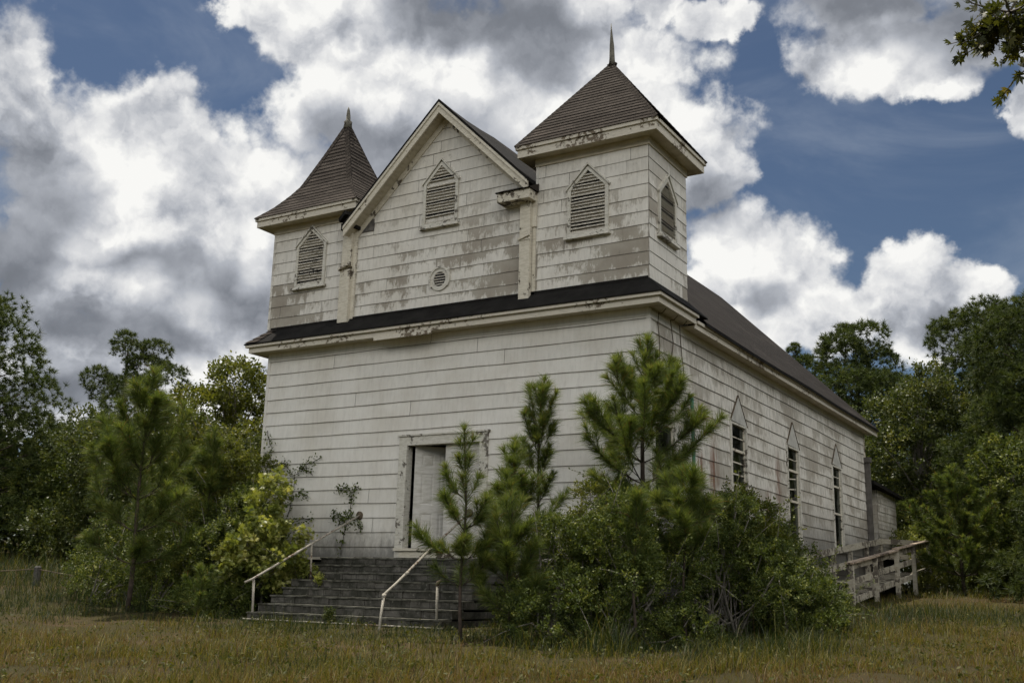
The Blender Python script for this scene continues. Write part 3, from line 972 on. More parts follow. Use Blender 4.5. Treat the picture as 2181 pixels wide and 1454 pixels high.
mb.box(.004, .03, 0, 16.3, 5.45, 5.60, 2)
eave = mb.build("eave", [M_FASCIA, M_SOFFIT, M_FRONT], church)
# hanging loose trim board below the front fascia
mb = MB(); mb.beam((-6.0, -.35, 5.60), (-4.55, -.36, 5.60), .03, .075); mb.build("loose_board", M_FASCIA, eave)
# rear rake boards
mb = MB()
for sgn in (1, -1):
    xe = CX + sgn * (4.617 + .33)
    P = [(CX, zr(CX) - .28), (xe, zr(xe) - .28), (xe, zr(xe) - .075), (CX, zr(CX) - .075)]
    A = [(x, 16.70, z) for x, z in P]; B = [(x, 16.73, z) for x, z in P]
    mb.poly(A); mb.poly(B)
    for i in range(4): mb.poly([A[i], A[(i + 1) % 4], B[(i + 1) % 4], B[i]])
mb.build("rear_rake", M_TRIM, church)

# door: casing, two leaves with six moulded panels, threshold
mb = MB()
x0, x1, z0, z1 = DOOR
mb.box(x0 - .17, x0, -.045, .0, z0 - .18, z1 + .15); mb.box(x1, x1 + .15, -.045, .0, z0 - .18, z1 + .15); mb.box(x0, x1, -.045, .0, z1, z1 + .15)
mb.box(x0 - .20, x1 + .19, -.07, -.0, z1 + .151, z1 + .185)
mb.box(x0 - .03, x0 + .03, -.055, -.046, z0 - .0, z1 - .0); mb.box(x1 - .03, x1 + .03, -.055, -.046, z0, z1)
mb.box(x0, x0 + .03, -.044, .14, z0, z1 - .03); mb.box(x1 - .03, x1, -.044, .14, z0, z1 - .03); mb.box(x0, x1, -.044, .14, z1 - .03, z1 - .001)
door_frame = mb.build("door_frame", M_FRAME, church)
mb = MB(); mb.box(x0 - .16, x1 + .14, -.10, .14, z0 - .05, z0); mb.box(x0 - .05, x1 + .05, -.05, -.0, 1.2, z0 - .051)
mb.build("threshold", M_TRIM, door_frame)


def door_leaf(hx, sgn, ang, w, label=None):
    mb = MB(); h = z1 - z0 - .05; t = .045
    def P(u, z, o):   # u from hinge, o outward (towards -y)
        c, s = math.cos(ang), math.sin(ang)
        return (hx + sgn * (u * c) + (-sgn) * 0 + (o * s) * -sgn * 0, .07 + u * s - o * c * 1., z0 + .015 + z)
    def pan(u0, u1, a, b):
        q = .03; r = .018
        out = [(u0, a), (u1, a), (u1, b), (u0, b)]; inn = [(u0 + q, a + q), (u1 - q, a + q), (u1 - q, b - q), (u0 + q, b - q)]
        for i in range(4):
            j = (i + 1) % 4
            pl = [P(*out[i], 0), P(*out[j], 0), P(*inn[j], -r), P(*inn[i], -r)]
            mb.poly(pl if sgn > 0 else pl[::-1])
        in2 = [(u0 + 2 * q, a + 2 * q), (u1 - 2 * q, a + 2 * q), (u1 - 2 * q, b - 2 * q), (u0 + 2 * q, b - 2 * q)]
        for i in range(4):
            j = (i + 1) % 4
            pl = [P(*inn[i], -r), P(*inn[j], -r), P(*in2[j], -.004), P(*in2[i], -.004)]
            mb.poly(pl if sgn > 0 else pl[::-1])
        pl = [P(*q_, -.004) for q_ in in2]
        mb.poly(pl if sgn > 0 else pl[::-1])
    us = [0, .13 * w / .86, .39 * w / .86, .49 * w / .86, .75 * w / .86, w]
    zs = [0, .22, .68, .84, 1.46, 1.58, 1.85, h]
    for i in range(5):
        for j in range(7):
            if i in (1, 3) and j in (1, 3, 5): pan(us[i], us[i + 1], zs[j], zs[j + 1])
            else:
                pl = [P(us[i], zs[j], 0), P(us[i + 1], zs[j], 0), P(us[i + 1], zs[j + 1], 0), P(us[i], zs[j + 1], 0)]
                mb.poly(pl if sgn > 0 else pl[::-1])
    bk = [P(0, 0, -t), P(w, 0, -t), P(w, h, -t), P(0, h, -t)]; fr = [P(0, 0, 0), P(w, 0, 0), P(w, h, 0), P(0, h, 0)]
    mb.poly(bk[::-1])
    for i in range(4): mb.poly([fr[i], bk[i], bk[(i + 1) % 4], fr[(i + 1) % 4]])
    d = mb.build("door", M_DOOR, church)
    if label: d['label'] = label
    kb = MB(); c = Vector(P(w - .07, .98, .0)); q = Vector(P(w - .07, .98, .065))
    kb.tube([c, c + (q - c) * .4, c + (q - c) * .5, q], [.012, .012, .028, .024], 10)
    kb.build("handle", M_WIRE, d, True)


door_leaf(x0 + .155, 1, math.radians(40), .86, "door leaf standing ajar")
door_leaf(x1 - .035, -1, 0, .86, "closed door leaf")

# windows of the side wall
for wi, c in enumerate(WIN_Y):
    mb = MB()
    a, b = c - WH, c + WH
    mb.box(-.10, .035, a, a + .05, WB, WT); mb.box(-.10, .035, b - .05, b, WB, WT)
    mb.box(-.10, .035, a + .05, b - .05, WT - .04, WT); mb.box(-.10, .05, a - .02, b + .02, WB - .05, WB)
    mb.box(.004, .03, a - .045, a, WB, WT + .06)
    mb.box(.004, .03, b, b + .03, WB, WT + .02)
    win = mb.build("window", M_FRAME, church)
    mb = MB()
    mid = (3.63, 2.89)
    for z in mid:
        mb.box(-.07, .0, a + .05, b - .05, z - .027, z + .027)
    mb.box(-.055, -.03, a + .05, b - .05, 3.90, 3.92)
    tilt = .0
    if wi in (1, 2):
        for z in (3.38, 3.13):
            mb.beam((-.045, a + .05, z + (.02 if wi == 2 else .0)), (-.045, b - .05 - (.12 if wi == 2 else 0), z + (.08 if wi == 2 else -.0)), .02, .028)
        mb.beam((-.06, a + .3, 3.6), (-.05, a + .52, 2.93), .015, .015)
        mb.beam((-.06, b - .35, 3.6), (-.05, b - .12, 3.1), .015, .015)
    mb.box(-.07, -.02, a + .05, a + .075, WB, WT - .04); mb.box(-.07, -.02, b - .075, b - .05, WB, WT - .04)
    mb.build("sash", M_TRIM, win)
    mb = MB()
    for za, zb_ in ((WB, 2.855), (2.925, 3.595), (3.665, WT - .04)):
        mb.poly([(-.04, a + .075, za), (-.04, b - .075, za), (-.04, b - .075, zb_), (-.04, a + .075, zb_)])
    mb.build("pane", M_GLASS, win)
    if wi in (1, 2):
        mb = MB(); mb.poly([(-.35, a + .3, 2.0), (-.35, b + .2, 2.0), (-.35, b + .2, 4.0), (-.35, a + .45, 4.0)]); mb.build("curtain", M_GREYPLATE, win)
    mb = MB()
    T_ = [(a - .03, WT + .03), (b + .03, WT + .0), (c - .03, 4.82)]
    A = [(.034, u, z) for u, z in T_]; B = [(.002, u, z) for u, z in T_]
    mb.poly(A)
    for q0, q1 in ((0, 2), (2, 1)): mb.beam((.03, T_[q0][0], T_[q0][1]), (.03, T_[q1][0], T_[q1][1]), .018, .03, (1, 0, 0), 1)
    for i in range(3): mb.poly([A[i], B[i], B[(i + 1) % 3], A[(i + 1) % 3]])
    mb.build("gable_panel", [plain_mat("grey_painted_panel", (.46, .45, .41), .8, .3, 4.), M_WIRE] if wi == 0 else [bpy.data.materials["grey_painted_panel"], M_WIRE], win)

# downpipe at the rear corner
mb = MB(); mb.box(.03, .17, D - .14, D - .0, 1.6, 4.7); mb.box(.02, .2, D - .2, D + .05, 4.7, 4.85)
mb.build("downpipe", plain_mat("dull_grey_metal", (.12, .11, .10), .7, .4), church)
# dead vine cables under the corner soffit
mb = MB()
for y0, seed in ((.35, 1), (.9, 2), (1.35, 5)):
    r = random.Random(seed); pts = []; z = 5.62; y = y0
    pts.append((.26, y0 - .2, 5.63)); pts.append((.12, y0 - .05, 5.6)); 
    while z > 4.5:
        pts.append((.035, y, z)); z -= .2; y += r.uniform(-.06, .07)
    mb.tube(pts, .009, 5)
mb.build("dead_vine", M_WIRE, church)

# rear lean-to with its door, part of the building
mb = MB()
anx = siding("annex", M_SIDE, church, right, 17.75, 20.5, 1.9, 4.0, .27, 2.0, uoff=50.)
for q in ([(0, 20.5, 1.9), (-4, 20.5, 1.9), (-4, 20.5, 4.0), (0, 20.5, 4.0)], [(-.5, D, 1.4), (-.5, 17.75, 1.4), (-.5, 17.75, 4.1), (-.5, D, 4.1)], [(-.5, 17.75, 1.9), (0, 17.75, 1.9), (0, 17.75, 4.0), (-.5, 17.75, 4.0)]):
    mb = MB(); mb.poly(q); mb.build("annex_wall", M_SIDE, anx)
mb = MB(); mb.poly([(.25, D + .02, 4.16), (.25, 20.8, 4.02), (-4, 20.8, 4.9), (-4, D + .02, 4.9)]); mb.poly([(.25, D + .02, 4.06), (-4, D + .02, 4.8), (-4, 20.8, 4.8), (.25, 20.8, 3.92)])
mb.poly([(.25, D + .02, 4.06), (.25, 20.8, 3.92), (.25, 20.8, 4.02), (.25, D + .02, 4.16)]); mb.poly([(.25, 20.8, 3.92), (-4, 20.8, 4.8), (-4, 20.8, 4.9), (.25, 20.8, 4.02)])
mb.poly([(-4, D + .02, 4.8), (.25, D + .02, 4.06), (.25, D + .02, 4.16), (-4, D + .02, 4.9)])
mb.build("annex_roof", M_TAR, anx)
mb = MB(); mb.box(-.49, -.46, 16.5, 17.55, 1.4, 3.6); mb.box(-.47, -.42, 16.4, 16.5, 1.4, 3.7); mb.box(-.47, -.42, 17.55, 17.65, 1.4, 3.7); mb.box(-.47, -.42, 16.5, 17.55, 3.6, 3.7)
mb.build("annex_door", M_DOOR, anx)
mb = MB(); mb.box(-3.9, -.1, 17.8, 20.4, .6, 1.9); mb.build("annex_foundation", M_TAR, anx)

# ------------------------------------------------------------------ steps, rails, ramp
steps = thing("entrance_steps", (-4.8, -1.2, 0), "wide dark mossy concrete block steps leading up to the church door", "steps")
NS, RISE, TREAD = 8, 1.185 / 8, .325
rng = random.Random(11)
mb = MB(); tr = MB()
SX0, SX1 = -6.72, -2.5
for i in range(NS):
    z1 = RISE * (i + 1); z0 = RISE * i - (.2 if i == 0 else .0)
    y0 = -(NS - i) * TREAD
    xa = SX0 - .05 * i + rng.uniform(-.05, .05); xb = SX1 + rng.uniform(-.05, .05)
    # blocks of the riser, each laid a little out of true
    x = xa - rng.uniform(0, .1)
    xs = [xa]
    while xs[-1] < xb - .3: xs.append(xs[-1] + rng.choice((.205, .405, .405, .405)) + rng.uniform(-.01, .01))
    xs.append(xb)
    for a, b in zip(xs, xs[1:]):
        j = rng.uniform(-.012, .012); t = rng.uniform(-.008, .006)
        mb.box(a + .004, b - .004, y0 + j, 0.02, z0 + .0015 * i, z1 - .03 + t)
    n = 24
    for k in range(n):
        a = xa + (xb - xa) * k / n; b = xa + (xb - xa) * (k + 1) / n
        j = rng.uniform(-.012, .010); t = rng.uniform(-.004, .004)
        tr.box(a, b - .001, y0 - .018 + j, min(y0 + TREAD + .01, .0) , z1 - .028 + t, z1 + t)
mb.build("riser", M_BLOCK, steps)
tr.build("tread", M_TREAD, steps)

hl = thing("handrail", (-6.6, -2.4, 0), "pale pipe handrail on the left of the steps, upright on two posts", "handrail", "pipe handrails beside the steps")
mb = MB(); mb.tube([(-6.76, -2.68, .655), (-6.70, -2.55, .72), (-6.55, -1.2, 1.41), (-6.38, -.02, 2.03)], .021, 10)
mb.tube([(-6.60, -1.62, 1.19), (-6.585, -1.5, 1.255)], .026, 10)
mb.build("rail", M_METAL, hl, True)
mb = MB(); mb.tube([(-6.68, -2.5, -.05), (-6.72, -2.5, .74)], .022, 8); mb.build("post", M_METAL, hl, True)
mb = MB(); mb.tube([(-6.52, -1.2, .72), (-6.55, -1.2, 1.40)], .02, 8); mb.build("post", M_METAL, hl, True)
mb = MB(); mb.tube([(-6.38, -.04, 2.03), (-6.375, .0, 2.03)], .085, 12); mb.build("wall_flange", M_WIRE, hl, True)
mb = MB(); mb.tube([(-6.75, -2.66, .02), (-4.6, -2.68, .02), (-2.45, -2.62, .02)], .014, 8); mb.build("bottom_pipe", M_METAL, hl, True)

hr = thing("handrail", (-3.3, -3.0, 0), "leaning pipe handrail bent over in front of the steps by the slim pine", "handrail", "pipe handrails beside the steps")
mb = MB(); mb.tube([(-3.28, -3.08, .50), (-3.28, -3.05, .535), (-3.33, -2.7, .70), (-3.52, -1.4, 1.37), (-3.72, -.02, 2.04)], .022, 10)
mb.tube([(-3.36, -2.42, .845), (-3.37, -2.34, .885)], .027, 10)
mb.build("rail", M_METAL, hr, True)
mb = MB(); mb.tube([(-3.17, -3.30, -.14), (-3.22, -3.2, .2), (-3.27, -3.085, .51)], .022, 8)
mb.tube([(-3.265, -3.1, .47), (-3.275, -3.07, .525)], .035, 8); mb.build("post", M_METAL, hr, True)
mb = MB(); mb.tube([(-3.72, -.04, 2.04), (-3.72, .0, 2.04)], .08, 12); mb.build("wall_flange", M_WIRE, hr, True)

tp = thing("pipe_stub", (-2.6, -2.55, 0), "thin broken upright pipe with a rusty top at the right foot of the steps", "post")
mb = MB(); mb.tube([(-2.60, -2.55, -.05), (-2.61, -2.55, .68)], .022, 8); mb.build("pipe", M_METAL, tp, True)
mb = MB(); mb.tube([(-2.62, -2.55, .67), (-2.60, -2.54, .735), (-2.55, -2.53, .77)], [.03, .034, .014], 8); mb.build("broken_tip", M_WIRE, tp, True)

gp_ = thing("metal_pole", (.16, 1.72, .2), "slim green painted pole standing by the front side window", "pole")
mb = MB(); mb.tube([(.16, 1.76, .15), (.16, 1.68, 2.6), (.17, 1.58, 4.25)], .035, 10); mb.build("pole", M_GREEN, gp_, True)

ramp = thing("wheelchair_ramp", (.75, 13, .6), "grey weathered wooden access ramp with plank railings along the side wall", "ramp")
NX = 1.25
posts = [(8.75, 1.43), (11.3, 1.66), (13.95, 1.90), (16.4, 2.15), (18.85, 2.42)]
topz = lambda y: 1.43 + (y - 8.75) * .0995
for y, zt_ in posts:
    mb = MB(); mb.box(NX - .055, NX + .055, y - .06, y + .06, float(zg(NX, y)) - .1, topz(y) - .02); mb.build("post", M_WOOD, ramp)
for i in range(4):
    a, b = posts[i][0], posts[i + 1][0]
    for dz in (-.46, -.86):
        mb = MB(); jit = rng.uniform(-.02, .02)
        mb.beam((NX - .075, a - .06, topz(a) + dz + jit), (NX - .075, b + .06, topz(b) + dz + jit), .035, .15); mb.build("rail", M_WOOD, ramp)
mb = MB(); mb.beam((NX - .02, 8.6, topz(8.6) + .02), (NX - .02, 14.0, topz(14.) + .02), .18, .038); mb.beam((NX - .02, 13.95, topz(13.95) + .06), (NX - .02, 19.0, topz(19.) + .03), .18, .038); mb.build("rail_cap", M_WOODTOP, ramp)
mb = MB(); mb.beam((NX - .075, 8.7, topz(8.7) - .09), (NX - .075, 18.9, topz(18.9) - .09), .035, .14); mb.build("rail", M_WOOD, ramp)
mb = MB()
zd = lambda y: .38 + (y - 7.2) * .094
y = 6.4
while y < 18.8:
    mb.box(.12, NX - .1, y, y + .135, zd(y) - .02 + .001 * (int(y * 7) % 3), zd(y) + .02); y += .142
mb.build("deck", M_WOOD, ramp)
FX = .2
for i, (a, b) in enumerate(((6.6, 9.6), (9.6, 13.4), (13.4, 17.3))):
    for dz in (1.06, .62):
        mb = MB(); mb.beam((FX, a, zd(a) + dz), (FX, b, zd(b) + dz), .035, .17); mb.build("rail", M_WOOD, ramp)
for y in (6.65, 9.6, 11.6, 13.4, 15.4, 17.25):
    mb = MB(); mb.box(FX - .12, FX - .02, y - .05, y + .05, float(zg(FX, y)) - .1, zd(y) + 1.13); mb.build("post", M_WOOD, ramp)
mb = MB(); mb.beam((FX, 17.3, zd(17.3) + 1.05), (NX, 18.9, topz(18.9) - .05), .035, .15); mb.beam((FX, 17.3, zd(17.3) + .6), (NX, 18.9, topz(18.9) - .5), .035, .15); mb.build("rail", M_WOOD, ramp)

fp = thing("fence_post", (-16.2, -.28, float(zg(-16.2, -.28))), "short grey post in the meadow grass holding two sagging cables", "post")
z = float(zg(-16.2, -.28))
mb = MB(); mb.tube([(-16.2, -.27, z - .2), (-16.2, -.27, z + .42), (-16.2, -.27, z + .46)], [.09, .085, .05], 9)
mb.build("post", plain_mat("grey_lichen_post", (.09, .085, .075), .9, .5, 18.), fp)
mb = MB()
for ax, ay in ((-22., -4.5), (-12.2, 1.2)):
    pts = []
    za = float(zg(ax, ay)) + (.36 if ax < -20 else .12)
    for i in range(13):
        t = i / 12; pts.append((-16.2 + (ax + 16.2) * t, -.3 + (ay + .3) * t, z + .38 + (za - z - .38) * t - .22 * math.sin(math.pi * t) * (1 if ax < -20 else .3)))
    mb.tube(pts, .011, 6)
mb.build("cable", M_WIRE, fp, True)

# ------------------------------------------------------------------ vegetation builders
def unit(v): return v / np.maximum(np.linalg.norm(v, axis=-1, keepdims=True), 1e-9)


def rand_dirs(n, R): return unit(R.normal(size=(n, 3)))


def needle_arrays(base, direc, length, width, R, droop=.0):
    """thin needles: one bent strip (two quads worth as 2 tris) per needle"""
    n = len(base)
    side = unit(np.cross(direc, rand_dirs(n, R)))
    w = (np.broadcast_to(width, n) / 2)[:, None]; L = np.broadcast_to(length, n)[:, None]
    mid = base + direc * L * .55
    tip = base + direc * L + np.array([0, 0, -1.]) * (droop * L)
    V = np.stack([base - side * w, base + side * w, mid + side * w * .9, tip, mid - side * w * .9], 1).reshape(-1, 3)
    i = np.arange(n)[:, None] * 5
    return V, i


def needles_mesh(name, parts, mat, R):
    for p in parts:
        q = R.random(len(p[4])); p[4][:] = np.where(q < .025, 1., np.minimum(p[4], .92))
    B = np.concatenate([p[0] for p in parts]); Dr = np.concatenate([p[1] for p in parts])
    L = np.concatenate([p[2] for p in parts]); Wd = np.concatenate([p[3] for p in parts]); r = np.concatenate([p[4] for p in parts])
    V, i = needle_arrays(B, Dr, L, Wd, R, .16)
    # quad (base..mid) + quad-as-triangle (mid..tip)
    n = len(B)
    F1 = np.concatenate([i, i + 1, i + 2, i + 4], 1); F2 = np.concatenate([i + 4, i + 2, i + 3, i + 3], 1)
    tri = np.concatenate([np.concatenate([i, i + 1, i + 2], 1), np.concatenate([i, i + 2, i + 4], 1), np.concatenate([i + 4, i + 2, i + 3], 1)])
    return np_mesh(name, V, tri, mat, np.concatenate([r, r, r]))


def shoot_needles(path, R, per, L, Wd, fwd=.75, r0=.45, dens=None):
    """needles radiating round a shoot (polyline); per = needles per metre"""
    path = np.asarray(path, float)
    seg = path[1:] - path[:-1]; sl = np.linalg.norm(seg, axis=1); tot = sl.sum()
    n = max(8, int(per * tot))
    t = R.random(n) * tot
    cs = np.concatenate([[0], np.cumsum(sl)])
    k = np.clip(np.searchsorted(cs, t) - 1, 0, len(sl) - 1)
    fr = ((t - cs[k]) / sl[k])[:, None]
    b = path[k] + seg[k] * fr
    ax = unit(seg[k])
    rad = unit(np.cross(ax, rand_dirs(n, R)))
    f = fwd * R.uniform(.6, 1.35, n)[:, None]
    d = unit(rad + ax * f + np.array([0, 0, .12]))
    d = unit(d + rand_dirs(n, R) * .28)
    lens = L * R.uniform(.55, 1.25, n)
    # terminal brush
    m = int(per * .10) + 10
    axe = unit(seg[-1])
    be = path[-1] - axe * R.random((m, 1)) * .05
    de = unit(axe * 1.1 + rand_dirs(m, R) * .62)
    return (np.concatenate([b, be]), np.concatenate([d, de]), np.concatenate([lens, L * R.uniform(.55, .95, m)]), np.full(n + m, Wd), np.clip(np.concatenate([R.normal(r0, .18, n), R.normal(r0 + .2, .15, m)]), 0, 1))


M_NEEDLE = leaf_mat("young_pine_needles", (.036, .058, .012), (.085, .118, .028), (.185, .205, .055), .40, .5, .3, brown=(.17, .095, .035))
M_NEEDLE_FAR = leaf_mat("old_pine_needles", (.022, .036, .009), (.056, .076, .019), (.13, .145, .04), .28, .6, .25)
M_HOLLY = leaf_mat("glossy_dark_leaves", (.030, .046, .010), (.080, .105, .022), (.23, .235, .058), .30, .55, .25)
M_OAKLEAF = leaf_mat("dull_broad_leaves", (.030, .044, .011), (.072, .090, .022), (.17, .165, .045), .30, .5, .3)
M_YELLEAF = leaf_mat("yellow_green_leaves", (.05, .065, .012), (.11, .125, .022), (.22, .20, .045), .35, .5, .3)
M_MAPLE = leaf_mat("bright_green_leaves", (.08, .11, .02), (.22, .24, .055), (.42, .39, .15), .40, .4, .4)
M_BRANCHLEAF = leaf_mat("olive_oak_leaves", (.025, .032, .007), (.065, .072, .015), (.14, .115, .028), .35, .5, .3)


def leaf_quads(P, R, size, axis=None, up=.4, aspect=.5):
    """diamond leaves at P, axis = preferred growing direction"""
    n = len(P)
    a = rand_dirs(n, R) if axis is None else unit(axis + rand_dirs(n, R) * .8)
    nrm = unit(rand_dirs(n, R) + np.array([0, 0, up]))
    a = unit(a - nrm * (a * nrm).sum(1, keepdims=True) * .9)
    s = np.cross(nrm, a)
    L = (size * R.uniform(.6, 1.25, n))[:, None]
    w = L * aspect
    V = np.stack([P, P + a * L * .45 + s * w * .5 + nrm * L * .06, P + a * L, P + a * L * .45 - s * w * .5 + nrm * L * .06], 1).reshape(-1, 3)
    return V, np.arange(n * 4).reshape(n, 4)


def lobed_leaves(P, R, size, axis, up=.5, lobes=5):
    """palmate leaves: a fan of pointed lobes, one polygon fan each (quads)"""
    n = len(P)
    a = unit(axis + rand_dirs(n, R) * .7)
    nrm = unit(rand_dirs(n, R) * .8 + np.array([0, 0, up]))
    a = unit(a - nrm * (a * nrm).sum(1, keepdims=True))
    s = np.cross(nrm, a)
    L = (size * R.uniform(.6, 1.2, n))[:, None]
    Vs, Fs = [], []
    base = 0
    for ang, ll in zip(np.linspace(-1.9, 1.9, lobes), (.62, .9, 1., .9, .62)):
        d = a * math.cos(ang * .55) + s * math.sin(ang * .55) * 1.15
        e = unit(np.cross(nrm, d))
        q = np.stack([P, P + d * L * ll * .5 + e * L * .14, P + d * L * ll + nrm * L * .05, P + d * L * ll * .5 - e * L * .14], 1)
        Vs.append(q.reshape(-1, 3)); Fs.append(np.arange(n * 4).reshape(n, 4) + base); base += n * 4
    return np.concatenate(Vs), np.concatenate(Fs)


def trunk_mesh(name, paths, mat, n=7):
    mb = MB()
    for pts, rad in paths: mb.tube(pts, rad, n)
    return mb.mesh(name, mat, True)


def bend(p0, p1, sag, R, n=6, wob=.04):
    p0, p1 = np.asarray(p0, float), np.asarray(p1, float)
    t = np.linspace(0, 1, n)[:, None]
    L = np.linalg.norm(p1 - p0)
    w = np.cumsum(R.normal(size=(n, 3)) * wob * L / n, 0); w -= w[0]
    return p0 + (p1 - p0) * t + np.array([0, 0, 1.]) * (sag * L * (t ** 2 - t)) + w * np.sin(np.pi * t * .5)


def young_pine(name, x, y, h, label, seed, whorls, lean=(0, 0), r=.035, bare=.25, per=560, L=.24, Wd=.0046, group=None, sub=True):
    """whorls: [(height fraction, count, branch length, rise)]"""
    R = np.random.default_rng(seed)
    z0 = float(zgb(x, y)) - .05
    root = thing(name, (x, y, z0), label, "pine", group)
    n = 9
    t = np.linspace(0, 1, n)
    st = np.stack([x + lean[0] * t ** 1.5 + .02 * np.sin(t * 9 + seed), y + lean[1] * t ** 1.5 + .02 * np.cos(t * 7 + seed), z0 + (h + .05) * t], 1)
    paths = [(st, list(r * (1 - .85 * t) + .003))]
    parts = [shoot_needles(st[int(n * bare):], R, per * .9, L, Wd, .9)]
    for hf, cnt, bl, rise in whorls:
        k = hf * (n - 1); i = min(int(k), n - 2); o = st[i] + (st[i + 1] - st[i]) * (k - i)
        a0 = R.random() * 6.28
        for c in range(cnt):
            a = a0 + c * 6.283 / cnt + R.normal() * .35
            ln = bl * R.uniform(.7, 1.2)
            d = np.array([math.cos(a), math.sin(a), rise * R.uniform(.75, 1.25)]); d /= np.linalg.norm(d)
            e = o + d * ln + np.array([0, 0, .22 * ln])
            bp = bend(o, e, .35, R, 6)
            rr = r * (1 - .7 * hf) * .30
            paths.append((bp, list(np.linspace(rr, .004, 6))))
            parts.append(shoot_needles(bp[2:], R, per * R.uniform(.7, 1.2), L * R.uniform(.85, 1.15), Wd, 1.0, R.uniform(.3, .6)))
            if ln > .42 and sub:
                for q in range(R.integers(3, 7)):
                    k2 = R.integers(1, 5); o2 = bp[k2]
                    d2 = unit((bp[k2 + 1] - bp[k2])[None])[0] + rand_dirs(1, R)[0] * .55 + np.array([0, 0, .35])
                    e2 = o2 + d2 / np.linalg.norm(d2) * ln * R.uniform(.28, .5)
                    b2 = bend(o2, e2, .2, R, 4)
                    paths.append((b2, list(np.linspace(.007, .003, 4))))
                    parts.append(shoot_needles(b2[1:], R, per * R.uniform(.7, 1.2), L * R.uniform(.8, 1.1), Wd, 1.0, R.uniform(.3, .65)))
    obj("trunk", trunk_mesh("trunk", paths, M_BARK), root)
    obj("needles", needles_mesh("needles", parts, M_NEEDLE, R), root)
    return root


def lumps_from(envelope, n, R, x, y, z0, h, rad, jitter=.35, size=(.30, .5)):
    """envelope(t) -> relative radius at relative height t (0 = bottom of crown)"""
    out = []
    for i in range(n):
        t = R.random()
        e = envelope(t)
        a = R.random() * 6.283; q = math.sqrt(R.random()) * .85
        s = rad * R.uniform(*size) * (.55 + .6 * e)
        out.append((x + math.cos(a) * q * rad * e, y + math.sin(a) * q * rad * e, z0 + h * t, s))
    return np.array(out)


def lump_surface(lumps, n, R, upbias=.35, flat=.75, keep=.12):
    k = R.choice(len(lumps), n, p=(lumps[:, 3] ** 2) / (lumps[:, 3] ** 2).sum())
    d = unit(R.normal(size=(n, 3)) + np.array([0, 0, upbias]))
    rr = R.uniform(.55, 1.12, n) ** .6
    P = lumps[k, :3] + d * (lumps[k, 3] * rr)[:, None] * np.array([1, 1, flat])
    # drop what lies deep inside other lumps
    inside = np.zeros(n)
    for l in lumps:
        q = (P - l[:3]) / np.array([1, 1, flat])
        inside += (np.linalg.norm(q, axis=1) < l[3] * .72)
    ok = (inside < 1) | (R.random(n) < keep)
    return P[ok], d[ok]


def far_pine(name, x, y, h, crown0, rad, label, seed, ntuft=1500, nl=26, env=None, tuft=.30, group=None, trunk_r=.2, per=20, size=(.32, .52), lean=0., dens=1.7):
    R = np.random.default_rng(seed)
    z0 = float(zg(x, y)) - .1
    root = thing(name, (x, y, z0), label, "pine", group)
    env = env or (lambda t: math.sin(math.pi * (.12 + .80 * t)) ** .8)
    lum = lumps_from(env, nl, R, x, y, z0 + crown0, (h - crown0) * .93, rad, size=size)
    lum = np.vstack([lum, [[x + R.normal() * .1, y, z0 + h - rad * .28, rad * .30]]])
    P, d = lump_surface(lum, int(ntuft * dens * 1.5), R, .45, .8, .18)
    n = len(P)
    tone = R.normal(.42, .16, n)
    per = 26
    tuft = tuft * .80
    B = np.repeat(P, per, 0); dd = unit(np.repeat(unit(d + np.array([0, 0, .5])), per, 0) * .6 + rand_dirs(n * per, R))
    Ls = np.repeat(tuft * R.uniform(.65, 1.2, n), per) * R.uniform(.7, 1.1, n * per)
    side = unit(np.cross(dd, rand_dirs(n * per, R))) * (tuft * .055)
    V = np.stack([B - side, B + side, B + dd * Ls[:, None]], 1).reshape(-1, 3)
    tri = np.arange(n * per * 3).reshape(-1, 3)
    r = np.clip(np.repeat(tone, per) + R.normal(0, .10, n * per), 0, 1)
    paths = [([(x, y, z0), (x + lean * .3, y, z0 + h * .35), (x + lean * .6, y + .1, z0 + h * .7), (x + lean, y, z0 + h * .95)], [trunk_r, trunk_r * .8, trunk_r * .5, trunk_r * .12])]
    for l in lum:
        f = min(.92, max(.2, (l[2] - z0) / h - .06))
        o = np.array([x + lean * f, y, z0 + h * f])
        paths.append((bend(o, l[:3], .15, R, 5), list(np.linspace(trunk_r * .3 * (1.1 - f), .02, 5))))
    obj("trunk", trunk_mesh("trunk", paths, M_BARK, 6), root)
    obj("crown", np_mesh("crown", V, tri, M_NEEDLE_FAR, r), root)
    return root


